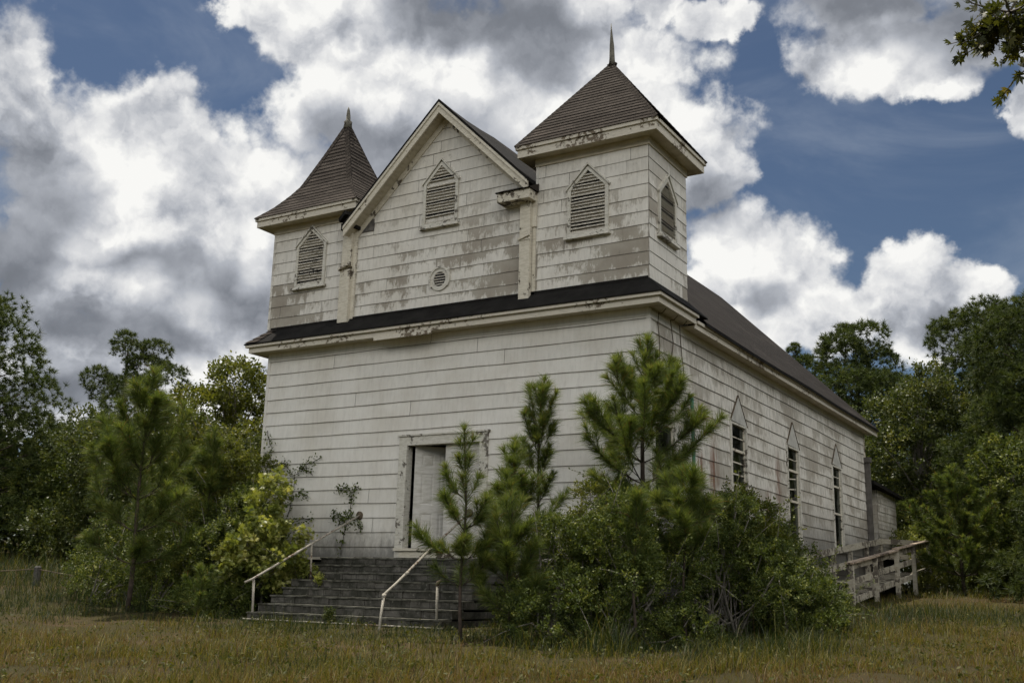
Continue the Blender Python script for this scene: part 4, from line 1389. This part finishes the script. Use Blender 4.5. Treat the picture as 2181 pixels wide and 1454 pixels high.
def broadleaf(name, x, y, h, crown0, rad, label, seed, nleaf=26000, nl=30, leaf=.11, mat=None, env=None, group=None, trunk_r=.14, cat="tree", size=(.28, .46), flat=.8, bark=None, shoots=0, squash=1., keep=.12, aspect=.55, lobed=False, partname="crown", stems=1):
    R = np.random.default_rng(seed)
    z0 = float(zg(x, y)) - .08
    root = thing(name, (x, y, z0), label, cat, group)
    env = env or (lambda t: math.sin(math.pi * (.16 + .70 * t)) ** .7)
    lum = lumps_from(env, nl, R, x, y, z0 + crown0, (h - crown0) * .92, rad, size=size)
    lum[:, 1] = y + (lum[:, 1] - y) * squash
    nt = max(60, nleaf // 34)
    P, d = lump_surface(lum, nt, R, .4, flat, keep)
    # a twig with leaves along it at each point
    n = len(P); per = 34
    tw = unit(d + rand_dirs(n, R) * .6 + np.array([0, 0, .25]))
    tl = leaf * R.uniform(1.5, 4.2, n)
    t = R.random((n, per))
    pos = P[:, None] + tw[:, None] * (tl[:, None] * (t - .35))[..., None] + R.normal(size=(n, per, 3)) * (leaf * .62)
    ax = np.repeat(tw, per, 0)
    tone = np.repeat(np.clip(R.normal(.42, .15, n), 0, 1), per)
    pos = pos.reshape(-1, 3)
    extra_paths = []
    if shoots:
        # long arching shoots that break the outline
        k = R.choice(n, shoots)
        for q in k:
            o = P[q]; dr = unit((d[q] * 1. + rand_dirs(1, R)[0] * .5 + np.array([0, 0, .35]))[None])[0]
            ln = R.uniform(.35, .95) * min(1., rad)
            bp = bend(o - dr * .25, o + dr * ln - np.array([0, 0, .10 * ln]), -.25, R, 6)
            extra_paths.append((bp, list(np.linspace(.008, .002, 6))))
            m = int(95 * ln / (leaf / .045))
            tt = R.random(m) * 4.999; kk = tt.astype(int); f = (tt - kk)[:, None]
            pp = bp[kk] + (bp[kk + 1] - bp[kk]) * f + R.normal(size=(m, 3)) * leaf * .45
            pos = np.vstack([pos, pp]); ax = np.vstack([ax, unit(bp[kk + 1] - bp[kk])]); tone = np.concatenate([tone, np.full(m, .55)])
    if lobed:
        V, F = lobed_leaves(pos, R, leaf, ax)
        r = np.tile(np.clip(tone + R.normal(0, .14, len(pos)), 0, 1), 5)
    else:
        V, F = leaf_quads(pos, R, leaf, ax, .5, aspect)
        r = np.clip(tone + R.normal(0, .14, len(pos)), 0, 1)
    paths = []
    bases = []
    for s in range(stems):
        bx, by = (x, y) if stems == 1 else (x + R.normal() * rad * .25, y + R.normal() * rad * .25 * squash)
        bases.append((bx, by))
        if stems == 1:
            paths.append(([(bx, by, z0 - .05), (bx + .03, by, z0 + crown0 + (h - crown0) * .25), (bx - .03, by, z0 + h * .8)], [trunk_r, trunk_r * .75, trunk_r * .2]))
    for l in lum[: 40]:
        if stems == 1:
            f = max(.12, (l[2] - z0) / h * .62)
            o = np.array([x, y, z0 + h * f])
        else:
            b = bases[R.integers(len(bases))]; o = np.array([b[0], b[1], z0])
        e = o + (l[:3] - o) * 1.0
        paths.append((bend(o, e, -.12 if stems > 1 else .12, R, 6, .25), list(np.linspace(trunk_r * (.42 if stems == 1 else .8), .006, 6))))
    paths += extra_paths
    obj("trunk" if stems == 1 else "stems", trunk_mesh("trunk", paths, bark or M_GBARK, 6), root)
    obj(partname, np_mesh(partname, V, F, mat or M_OAKLEAF, r), root)
    return root


# ---- young pines round the steps and the corner
young_pine("pine_sapling", -1.10, -4.1, 3.0, "slim pine sapling rising in front of the church doorway", 21,
           [(.26, 3, .45, .5), (.38, 4, .62, .35), (.52, 4, .55, .6), (.66, 3, .42, .9), (.78, 3, .30, 1.3), (.88, 2, .18, 1.6)], (-.02, 0), .026, .24, 600, .23)
young_pine("pine_sapling", -.98, -2.9, 2.85, "pale green pine sapling with upswept boughs right of the doorway", 22,
           [(.34, 3, .6, .9), (.46, 4, .8, 1.1), (.60, 4, .62, 1.3), (.72, 3, .45, 1.6), (.84, 3, .3, 2.)], (-.05, .1), .03, .36, 620, .25)
young_pine("pine_sapling", -1.25, -1.8, 4.05, "narrow dark pine sapling with twin leaders close to the front wall", 23,
           [(.5, 3, .5, .9), (.6, 4, .55, 1.2), (.70, 4, .5, 1.6), (.78, 3, .62, 2.4), (.86, 3, .35, 2.2), (.93, 2, .2, 2.5)], (.12, 0), .034, .42, 640, .22)
young_pine("corner_pine", .62, -1.75, 4.62, "bushy pine as tall as the eaves at the front corner of the church", 24,
           [(.42, 4, 1.0, .40), (.50, 5, 1.15, .50), (.57, 5, 1.15, .55), (.64, 5, 1.0, .70), (.71, 4, .85, .9), (.78, 4, .65, 1.1), (.85, 4, .45, 1.5), (.92, 3, .28, 2.)], (.1, 0), .06, .6, 640, .235, .0048)
young_pine("pine_sapling", -.45, -3.9, 2.0, "low soft pine sapling at the left end of the right hand thicket", 25,
           [(.2, 4, .55, .6), (.4, 5, .6, .8), (.6, 4, .45, 1.), (.8, 3, .3, 1.4)], (0, 0), .02, .1, 620, .24)
young_pine("pine_sapling", 1.42, -3.75, 2.02, "upright tuft of pine poking out of the middle of the thicket", 26,
           [(.45, 3, .3, 1.4), (.6, 4, .36, 1.6), (.75, 3, .28, 1.8), (.88, 3, .2, 2.)], (0, 0), .02, .4, 640, .24)
young_pine("pine_sapling", 1.78, -2.9, 2.34, "spreading feathery pine tip above the thicket below the green pole", 27,
           [(.5, 4, .55, .6), (.66, 5, .62, .7), (.8, 4, .42, 1.), (.9, 3, .25, 1.4)], (0, 0), .022, .45, 640, .24)
# left of the steps
young_pine("tall_pine_sapling", -9.75, -2.75, 4.7, "tall feathery young pine in front of the left thicket", 31,
           [(.2, 4, .9, .3), (.33, 5, 1.15, .4), (.46, 5, 1.2, .6), (.58, 5, 1.05, .8), (.70, 5, .85, 1.1), (.8, 4, .6, 1.4), (.9, 3, .35, 2.)], (0, 0), .05, .22, 560, .30, .006)
young_pine("pine_sapling", -9.15, -1.5, 3.65, "thin dark pine sapling between the tall young pine and the church corner", 32,
           [(.5, 3, .4, .8), (.62, 4, .5, 1.0), (.74, 4, .4, 1.4), (.86, 3, .28, 2.)], (0, 0), .028, .36, 620, .26, .0055)
young_pine("pine_sapling", -7.55, -3.0, .95, "small soft pine seedling beside the foot of the left handrail", 33,
           [(.2, 4, .35, .8), (.5, 4, .35, 1.), (.75, 3, .2, 1.4)], (0, 0), .012, .0, 600, .17, .007)
young_pine("pine_sapling", 2.55, 16.6, 3.75, "soft mid green pine behind the far end of the wooden ramp", 34,
           [(.16, 5, 1.2, .3), (.3, 6, 1.25, .45), (.44, 6, 1.15, .55), (.58, 5, .9, .8), (.72, 5, .65, 1.), (.86, 4, .35, 1.5)], (0, 0), .06, .1, 420, .24, .012)

# ---- thickets of shrubs
dome = lambda t: math.sqrt(max(.02, 1 - (t * .95) ** 2.2))
SH = dict(leaf=.042, mat=M_HOLLY, env=dome, cat="shrub", stems=5, trunk_r=.022, partname="foliage", aspect=.55, keep=.2, size=(.24, .40))
broadleaf("holly_shrub", .15, -3.35, 1.75, .05, .95, "dark holly shrub at the left of the thicket near the handrail stub", 41, 46000, 26, shoots=14, **SH)
broadleaf("holly_shrub", 1.15, -3.2, 2.1, .05, 1.1, "tall dense holly shrub in the middle of the thicket by the corner", 42, 60000, 30, shoots=22, **SH)
broadleaf("holly_shrub", 1.75, -1.2, 2.15, .05, 1.25, "glossy holly shrub with pale bent branches before the side wall", 43, 70000, 32, shoots=26, **SH)
broadleaf("holly_shrub", 1.85, .7, 1.75, .05, 1.05, "bright topped holly shrub hiding the first side windows", 44, 60000, 30, shoots=26, **SH)
broadleaf("holly_shrub", 1.5, 2.5, 1.2, .05, 1.0, "sprawling holly shrub reaching towards the wooden ramp", 45, 56000, 28, shoots=30, **SH)
broadleaf("holly_shrub", 2.45, -.35, 1.05, .0, .8, "low leafy shrub skirting the front of the right thicket", 49, 34000, 20, shoots=16, **SH)
broadleaf("holly_shrub", 2.15, 1.6, .95, .0, .85, "low shrub at the right end of the thicket near the ramp foot", 50, 34000, 20, shoots=16, **SH)
broadleaf("holly_shrub", -.1, -1.5, 2.55, .3, .75, "upright twiggy shrub against the front wall right of the door", 46, 26000, 18, shoots=16, **SH)
SHL = dict(SH, leaf=.052)
broadleaf("thicket_shrub", -9.6, -1.2, 2.6, .05, 1.4, "dense dark shrub at the heart of the left thicket", 51, 52000, 30, shoots=22, **SHL)
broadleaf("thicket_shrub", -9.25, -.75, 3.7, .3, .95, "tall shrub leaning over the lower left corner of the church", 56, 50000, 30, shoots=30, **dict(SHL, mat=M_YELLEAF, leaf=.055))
broadleaf("thicket_shrub", -8.45, -1.0, 2.7, .1, .85, "leafy shrub pressed against the boards left of the vine", 57, 40000, 26, shoots=26, **SHL)
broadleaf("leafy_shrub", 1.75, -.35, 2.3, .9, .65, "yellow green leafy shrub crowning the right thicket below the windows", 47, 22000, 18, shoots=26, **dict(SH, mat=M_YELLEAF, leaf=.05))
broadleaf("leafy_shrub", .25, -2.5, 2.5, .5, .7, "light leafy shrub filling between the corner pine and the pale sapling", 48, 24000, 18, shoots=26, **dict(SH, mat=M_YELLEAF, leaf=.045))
broadleaf("thicket_shrub", -11.4, -1.4, 2.2, .05, 1.4, "rounded shrub at the meadow end of the left thicket", 52, 44000, 28, shoots=20, **SHL)
broadleaf("thicket_shrub", -8.3, -1.55, 1.9, .05, 1.0, "low dark shrub beside the left handrail", 53, 36000, 22, shoots=16, **SHL)
broadleaf("thicket_shrub", -10.3, 1.2, 3.9, .1, 1.6, "tall leafy shrub crowding the left corner of the church", 54, 56000, 32, shoots=26, **dict(SHL, mat=M_OAKLEAF, leaf=.07))
broadleaf("thicket_shrub", -12.6, .6, 1.5, .05, 1.1, "light green shrub at the edge of the meadow", 55, 24000, 18, shoots=16, **dict(SHL, mat=M_YELLEAF, leaf=.06))
broadleaf("sweetgum_sapling", -7.62, -1.35, 2.72, .7, .85, "sunlit bright green maple leaved sapling left of the steps", 61, 9000, 22, leaf=.085, mat=M_MAPLE, cat="tree", trunk_r=.03, lobed=True, env=lambda t: 1 - .75 * t ** 1.5, shoots=8, keep=.3)

# ---- trees round the churchyard
far_pine("pine_tree", -29.0, 5.0, 9.8, .8, 4.4, "big dark pine at the left edge of the meadow", 71, 4200, 110, dens=2.4, size=(.26, .40), env=lambda t: (1 - t) ** .6 * .9 + .14, tuft=.30, group="tall pines round the churchyard", trunk_r=.28, per=18)
far_pine("pine_tree", -31.0, 13.2, 9.6, 3.2, 2.6, "open crowned pine behind the tall young pine on the left", 72, 1500, 20, env=lambda t: .55 + .5 * math.sin(math.pi * t), tuft=.25, group="tall pines round the churchyard", size=(.24, .38))
far_pine("pine_tree", -4.0, 33.6, 12.6, 2.0, 3.1, "round topped pine directly behind the rear eave of the church", 73, 3000, 60, dens=2.8, env=lambda t: math.sqrt(max(.03, 1 - (max(0, t - .15) / .87) ** 2)), tuft=.36, group="tall pines round the churchyard", per=18)
far_pine("pine_tree", 2.3, 28.6, 11.6, 2.0, 2.9, "broad pine right of the round topped pine behind the church", 74, 3000, 60, dens=2.8, env=lambda t: math.sqrt(max(.03, 1 - (max(0, t - .15) / .9) ** 2)), tuft=.30, group="tall pines round the churchyard", per=18)
far_pine("pine_tree", 4.6, 21.5, 9.9, .5, 2.8, "dense dark pine filling the right edge of the view", 75, 3000, 60, dens=2.8, env=lambda t: math.sqrt(max(.05, 1 - (max(0, t - .25) / .8) ** 2)), tuft=.32, group="tall pines round the churchyard", per=18)
far_pine("pine_tree", -9.0, 41., 13.6, 9., 1.0, "small pine tip peeking over the church roof slope", 76, 260, 8, tuft=.3, group="tall pines round the churchyard")
far_pine("pine_tree", 5.9, 13.5, 5.2, .3, 1.9, "low shaded pine at the right edge behind the grass", 77, 1300, 24, env=lambda t: 1 - .7 * t, tuft=.28, group="tall pines round the churchyard", trunk_r=.1)
broadleaf("oak_tree", .3, 24.2, 8.3, .6, 2.6, "dark round oak standing behind the annex and ramp", 81, 90000, 50, leaf=.13, mat=M_OAKLEAF, env=lambda t: math.sqrt(max(.05, 1 - (max(0, t - .3) / .74) ** 2)))
broadleaf("oak_tree", -14.6, 4.2, 6.1, 1.0, 2.0, "yellow green oak rising behind the left thicket", 82, 80000, 44, leaf=.11, mat=M_YELLEAF, env=lambda t: math.sqrt(max(.05, 1 - (max(0, t - .4) / .65) ** 2)))
broadleaf("wall_side_tree", -10.35, 2.6, 5.7, 1.0, .95, "slender leafy tree tight against the left wall of the church", 83, 34000, 26, leaf=.085, mat=M_OAKLEAF, trunk_r=.06)
broadleaf("meadow_tree", -22.8, 6.5, 4.9, .3, 2.3, "mid green tree between the dark left pine and the thicket", 84, 70000, 38, leaf=.12, mat=M_OAKLEAF)
broadleaf("meadow_tree", -26.2, 8.5, 4.4, .1, 2.6, "dark understory tree beneath the big left pine", 85, 70000, 40, leaf=.13, mat=M_HOLLY)
broadleaf("understory_tree", 3.9, 18.8, 4.6, .1, 1.9, "dark understory tree right of the soft green pine", 86, 56000, 34, leaf=.11, mat=M_HOLLY)
broadleaf("bright_seedling", -13.3, -.55, 1.0, .1, .55, "small bright leafy bush in the meadow grass by the thicket", 87, 2600, 12, leaf=.09, mat=M_MAPLE, cat="shrub", trunk_r=.012, partname="foliage")
broadleaf("vine_bush", 1.55, 17.3, 1.3, .05, .7, "leafy vine bush growing through the ramp railing", 88, 9000, 16, leaf=.06, mat=M_YELLEAF, cat="shrub", partname="foliage", trunk_r=.012)
broadleaf("vine_bush", .75, 19.3, 2.2, .9, .6, "bright weed clump at the top of the ramp beside the annex", 89, 5000, 12, leaf=.07, mat=M_MAPLE, cat="shrub", partname="foliage", trunk_r=.012)


def understory(name, pts, label, seed, mat, leaf, per):
    """far-off wood edge that reads as one mass"""
    R = np.random.default_rng(seed)
    Vs, Fs, rs = [], [], []; b = 0
    for x, y, h, rad in pts:
        z0 = float(zg(x, y))
        lum = lumps_from(lambda t: 1 - .5 * t, 18, R, x, y, z0, h, rad, size=(.35, .55))
        P, d = lump_surface(lum, per, R, .3, .8, .1)
        pos = np.repeat(P, 10, 0) + R.normal(size=(len(P) * 10, 3)) * leaf * .9
        V, F = leaf_quads(pos, R, leaf, np.repeat(d, 10, 0), .5, .6)
        Vs.append(V); Fs.append(F + b); b += len(V); rs.append(np.clip(np.repeat(R.normal(.35, .15, len(P)), 10) + R.normal(0, .1, len(pos)), 0, 1))
    o = obj(name, np_mesh(name, np.vstack(Vs), np.vstack(Fs), mat, np.concatenate(rs)), kind='stuff', label=label, cat="woodland")
    return o


R0 = np.random.default_rng(5)
understory("woodland_edge", [(-46 + i * 3.2 + R0.normal() * .6, 9 + i * 1.9 + R0.normal() * 1.2, 4.0 + R0.random() * 2.0, 3.0) for i in range(12)] + [(-24 - i * 2.6, 9 + i * 1.6, 3.4, 2.4) for i in range(5)] + [(-33 - i * 3.2, 3 - i * 2.6, 5.5, 3.2) for i in range(7)] + [(-31 - i * 2.2, 7 - i * .8, 4.2, 2.6) for i in range(4)], "shadowy wood edge beyond the left meadow", 91, M_OAKLEAF, .24, 1300)
understory("woodland_edge", [(-6 + i * 2.5, 36 - i * 1.0 + R0.normal(), 5. + R0.random() * 1.5, 2.8) for i in range(6)] + [(7.5 + i * .7, 24 - i * 3.3 + R0.normal() * .5, 4.4 + R0.random() * 1.6, 2.3) for i in range(5)] + [(5.2, 24., 4.5, 2.2), (3.5, 30., 5., 2.4)] + [(11 + i * 2.2, 16 - i * 3.5, 6.5, 3.2) for i in range(6)], "shadowy wood edge behind the church and ramp", 92, M_OAKLEAF, .20, 1300)


# ---- climbers on the front wall
def vine(name, stems, label, seed, mat, leaf):
    R = np.random.default_rng(seed)
    root = thing(name, stems[0][0], label, "vine")
    paths, pos, ax = [], [], []
    for st in stems:
        st = np.array(st, float); p = []
        for a, b in zip(st, st[1:]): p += [a + (b - a) * t for t in np.linspace(0, 1, 5)[:-1]]
        p.append(st[-1]); p = np.array(p); p += R.normal(size=p.shape) * .015; p[:, 1] = np.minimum(p[:, 1], -.03)
        paths.append((p, .007))
        m = int(len(p) * 9)
        k = R.integers(0, len(p) - 1, m)
        pos.append(p[k] + R.normal(size=(m, 3)) * [.06, .03, .055] - [0, .03, 0]); ax.append(unit(p[k + 1] - p[k]))
    pos = np.vstack(pos); ax = np.vstack(ax); pos[:, 1] = np.minimum(pos[:, 1], -.035)
    V, F = leaf_quads(pos, R, leaf, ax, .2, .6)
    obj("stem", trunk_mesh("stem", paths, M_BARK, 5), root)
    obj("leaves", np_mesh("leaves", V, F, mat, np.clip(R.normal(.4, .15, len(pos)), 0, 1)), root)


vine("wall_vine", [[(-8.35, -.08, 1.3), (-8.3, -.05, 2.0), (-8.15, -.05, 2.9), (-7.9, -.05, 3.1), (-7.45, -.06, 3.25)], [(-8.3, -.05, 2.4), (-7.95, -.05, 2.5), (-7.75, -.05, 2.45)], [(-8.25, -.05, 2.9), (-8.5, -.05, 3.2), (-8.9, -.05, 3.1)], [(-8.0, -.05, 3.05), (-7.7, -.06, 2.9)], [(-8.35, -.05, 1.8), (-7.9, -.06, 2.0), (-7.6, -.06, 1.95)], [(-9.2, -.05, 3.2), (-8.9, -.06, 3.5), (-9.1, -.05, 3.9)]],
     "dark leafed vine creeping over the boards left of the steps", 95, M_HOLLY, .06)
vine("wall_vine", [[(-6.75, -.08, 1.25), (-6.72, -.05, 1.75), (-6.62, -.05, 2.1), (-6.58, -.05, 2.5), (-6.75, -.06, 2.62), (-6.95, -.06, 2.55)], [(-6.72, -.05, 2.0), (-6.95, -.06, 2.1), (-7.05, -.06, 2.0)], [(-6.62, -.05, 2.05), (-6.35, -.07, 1.9), (-6.3, -.06, 1.75)], [(-6.58, -.05, 2.5), (-6.42, -.06, 2.62)], [(-6.7, -.06, 1.95), (-6.9, -.07, 1.85)]],
     "sparse vine climbing the wall above the left handrail flange", 96, M_HOLLY, .06)

# ---- oak bough entering from the upper right
R = np.random.default_rng(99)
ok = thing("overhanging_oak", (10.6, -6.2, float(zg(10.6, -6.2))), "olive leaved oak bough hanging into the upper right corner", "tree")
zo = float(zg(10.6, -6.2))
tr_ = [((10.6, -6.2, zo - .1), (10.6, -6.2, zo + 2.5), (10.3, -6.5, zo + 5.0), (9.6, -7.0, zo + 6.8)), ]
paths = [(np.array(tr_[0]), [.26, .22, .17, .11])]
limb = bend((10.1, -6.7, zo + 5.1), (6.62, -7.8, zo + 5.50), -.08, R, 8, .1)
paths.append((limb, list(np.linspace(.07, .010, 8))))
pos, ax = [], []
ends = []
for i in range(90):
    k = R.integers(2, 8) if i > 8 else 7
    o = limb[min(k, 7)]
    d = unit((np.array([-.45, -.1, -.60]) + R.normal(size=3) * .55)[None])[0]
    ln = R.uniform(.3, 1.0)
    if o[0] < 6.9: ln *= .6
    bp = bend(o, o + d * ln, .2, R, 5, .2)
    paths.append((bp, list(np.linspace(.012, .003, 5))))
    m = R.integers(14, 26)
    kk = R.integers(1, 4, m); f = R.random((m, 1))
    pp = bp[kk] + (bp[kk + 1] - bp[kk]) * f
    pos.append(pp + R.normal(size=(m, 3)) * .035); ax.append(unit(bp[kk + 1] - bp[kk] + R.normal(size=(m, 3)) * .05))
pos = np.vstack(pos); ax = np.vstack(ax)
V, F = lobed_leaves(pos, R, .085, ax, .2)
obj("trunk", trunk_mesh("trunk", paths, M_GBARK, 7), ok)
obj("leaves", np_mesh("leaves", V, F, M_BRANCHLEAF, np.tile(np.clip(R.normal(.4, .2, len(pos)), 0, 1), 5)), ok)
# crown of the same oak, out of the frame above and to the right
lum = np.array([(10.6 + R.normal() * 1.6, -6.0 + R.normal() * 1.6, zo + 7.8 + R.normal() * .8, .9) for i in range(16)])
lum = lum[lum[:, 0] > 9.2]
P, d = lump_surface(lum, 900, R, .3, .8)
pp = np.repeat(P, 14, 0) + R.normal(size=(len(P) * 14, 3)) * .12
V, F = leaf_quads(pp, R, .13, np.repeat(d, 14, 0), .4, .6)
obj("crown", np_mesh("crown", V, F, M_BRANCHLEAF, np.clip(R.normal(.4, .2, len(pp)), 0, 1)), ok)

for i, (wx, wy, wz, wh, lab) in enumerate(((-4.75, -2.66, 0, .34, "small weed growing at the foot of the bottom step, left of the bent handrail"), (-6.2, -1.32, .74, .13, "tiny bright seedling on a middle step beside the inner rail post"))):
    r_ = broadleaf("step_weed", wx, wy, wh, .02, .07, lab, 120 + i, 220, 6, leaf=.03, mat=M_MAPLE if i == 1 else M_OAKLEAF, cat="weed", trunk_r=.004, partname="foliage")
    if wz: r_.location.z += wz - float(zg(wx, wy))

# pale bent branches showing in the right thicket
R = np.random.default_rng(7)


# ------------------------------------------------------------------ grass
def vnoise(x, y, seed, sc):
    r = np.random.default_rng(seed); g = r.random((64, 64))
    u = x / sc; v = y / sc
    i = np.floor(u).astype(int); j = np.floor(v).astype(int); fu = u - i; fv = v - j
    fu = fu * fu * (3 - 2 * fu); fv = fv * fv * (3 - 2 * fv)
    G = lambda a, b: g[a % 64, b % 64]
    return (G(i, j) * (1 - fu) + G(i + 1, j) * fu) * (1 - fv) + (G(i, j + 1) * (1 - fu) + G(i + 1, j + 1) * fu) * fv


def grass():
    R = np.random.default_rng(123)
    n = 420000
    az = R.uniform(-.5477 - .75, -.5477 + .72, n)
    r = np.exp(R.uniform(math.log(6.5), math.log(48), n) * .92 + .08 * math.log(14) * 1)
    x = CAM.x + r * np.sin(az); y = CAM.y + r * np.cos(az)
    m1 = vnoise(x, y, 1, 2.6); m2 = vnoise(x, y, 2, .7); m3 = vnoise(x, y, 3, 6.)
    dry = np.clip(.33 + (m3 - .5) * 1.0 + (m1 - .5) * .6 + np.clip((-y - 5.) / 6, -.35, .30) + np.clip((x - 1.) / 9, -.2, .3), 0, 1)
    bare = (m1 * .55 + m2 * .45 + np.clip((-y - 4.5) / 10, 0, .12)) > .67
    p = np.where(bare, .22, 1.) * np.clip(.35 + m2, 0, 1)
    near_house = (x > -9.3) & (x < .25) & (y > -.1) & (y < 21)
    near_steps = (x > -7.2) & (x < -2.4) & (y > -2.62) & (y < 0)
    near_ramp = (x > -.2) & (x < 1.2) & (y > 6.2) & (y < 19)
    keep = (R.random(n) < p) & ~near_house & ~near_steps & ~near_ramp
    # taller, darker green sedge at the thicket feet
    x, y, r, dry, m2, m1, bare = (q[keep] for q in (x, y, r, dry, m2, m1, bare))
    n = len(x)
    thicket_foot = np.exp(-((np.hypot((x + 9.8) / 3.2, (y + 2.7) / .9)) ** 2)) + np.exp(-((np.hypot((x - 1.0) / 1.9, (y + 4.4) / .7)) ** 2)) + np.exp(-((np.hypot((x - 3.2) / .6, (y - .5) / 4.)) ** 2))
    H = R.uniform(.05, .20, n) * (.35 + 1.0 * m2) * (.45 + 1.1 * vnoise(x, y, 8, .22)) * np.where(bare, .5, 1) * (1 + 1.3 * np.clip(thicket_foot, 0, 1)) * (1 + np.clip((r - 16) / 30, 0, .7)) * (1 + .9 * np.clip((-x - 10) / 4, 0, 1))
    tall = R.random(n) < .03
    H = np.where(tall, H * 1.9, H)
    wd = .0042 * (1 + r / 22) * R.uniform(.7, 1.3, n)
    z = zgb(x, y) - .01
    B = np.stack([x, y, z], 1)
    a = R.uniform(0, 6.283, n); lean = R.uniform(.1, .75, n)
    d = np.stack([np.cos(a) * lean, np.sin(a) * lean, np.ones(n)], 1); d = unit(d)
    s = np.stack([-np.sin(a + R.normal(0, .6, n)), np.cos(a), np.zeros(n)], 1); s = unit(s)
    tip = B + d * H[:, None] + np.stack([np.cos(a), np.sin(a), -np.ones(n) * .35], 1) * (H * lean * .45)[:, None]
    mid = B + d * (H * .55)[:, None]
    w = (wd / 2)[:, None]
    V = np.stack([B - s * w, B + s * w, mid + s * w * .8, tip, mid - s * w * .8], 1).reshape(-1, 3)
    i = np.arange(n)[:, None] * 5
    tri = np.concatenate([np.concatenate([i, i + 1, i + 2], 1), np.concatenate([i, i + 2, i + 4], 1), np.concatenate([i + 4, i + 2, i + 3], 1)])
    c = np.clip(dry + R.normal(0, .27, n) - .25 * np.clip(thicket_foot, 0, 1), 0, .92)
    c = np.where(R.random(n) < .05, 1., c)
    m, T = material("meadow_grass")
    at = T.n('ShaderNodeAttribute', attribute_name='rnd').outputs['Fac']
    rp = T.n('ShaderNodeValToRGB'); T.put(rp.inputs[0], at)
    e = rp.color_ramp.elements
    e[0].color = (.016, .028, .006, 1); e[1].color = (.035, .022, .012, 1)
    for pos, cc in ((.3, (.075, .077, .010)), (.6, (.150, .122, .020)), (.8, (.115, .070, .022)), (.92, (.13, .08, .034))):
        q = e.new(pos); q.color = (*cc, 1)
    P_ = T.n('ShaderNodeBsdfPrincipled'); T.put(P_.inputs['Base Color'], rp.outputs[0]); P_.inputs['Roughness'].default_value = .6; P_.inputs['Specular IOR Level'].default_value = .25
    t_ = T.n('ShaderNodeBsdfTranslucent'); T.put(t_.inputs[0], T.mix(1., rp.outputs[0], (1.3, 1.3, .8), 'MULTIPLY'))
    mx = T.n('ShaderNodeMixShader'); mx.inputs[0].default_value = .35
    T.t.links.new(P_.outputs[0], mx.inputs[1]); T.t.links.new(t_.outputs[0], mx.inputs[2])
    o = T.n('ShaderNodeOutputMaterial'); T.t.links.new(mx.outputs[0], o.inputs[0])
    # low broadleaf weeds scattered among the blades
    k = R.choice(n, 3200); q = 9
    c0 = np.repeat(B[k], q, 0) + R.normal(size=(len(k) * q, 3)) * [.05, .05, .0] + [0, 0, .03] + np.abs(R.normal(size=(len(k) * q, 1))) * [0, 0, .05]
    V2, F2 = leaf_quads(c0, R, .055, None, 1., .5)
    V2t = np.concatenate([F2[:, [0, 1, 2]], F2[:, [0, 2, 3]]]) + len(V)
    c2 = np.tile(np.clip(R.normal(.22, .1, len(F2)), 0, .5), 2)
    V = np.vstack([V, V2]); tri = np.vstack([tri, V2t]); c = np.concatenate([c, c, c, c2])
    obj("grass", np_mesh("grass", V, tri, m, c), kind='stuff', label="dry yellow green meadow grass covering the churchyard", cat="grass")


grass()
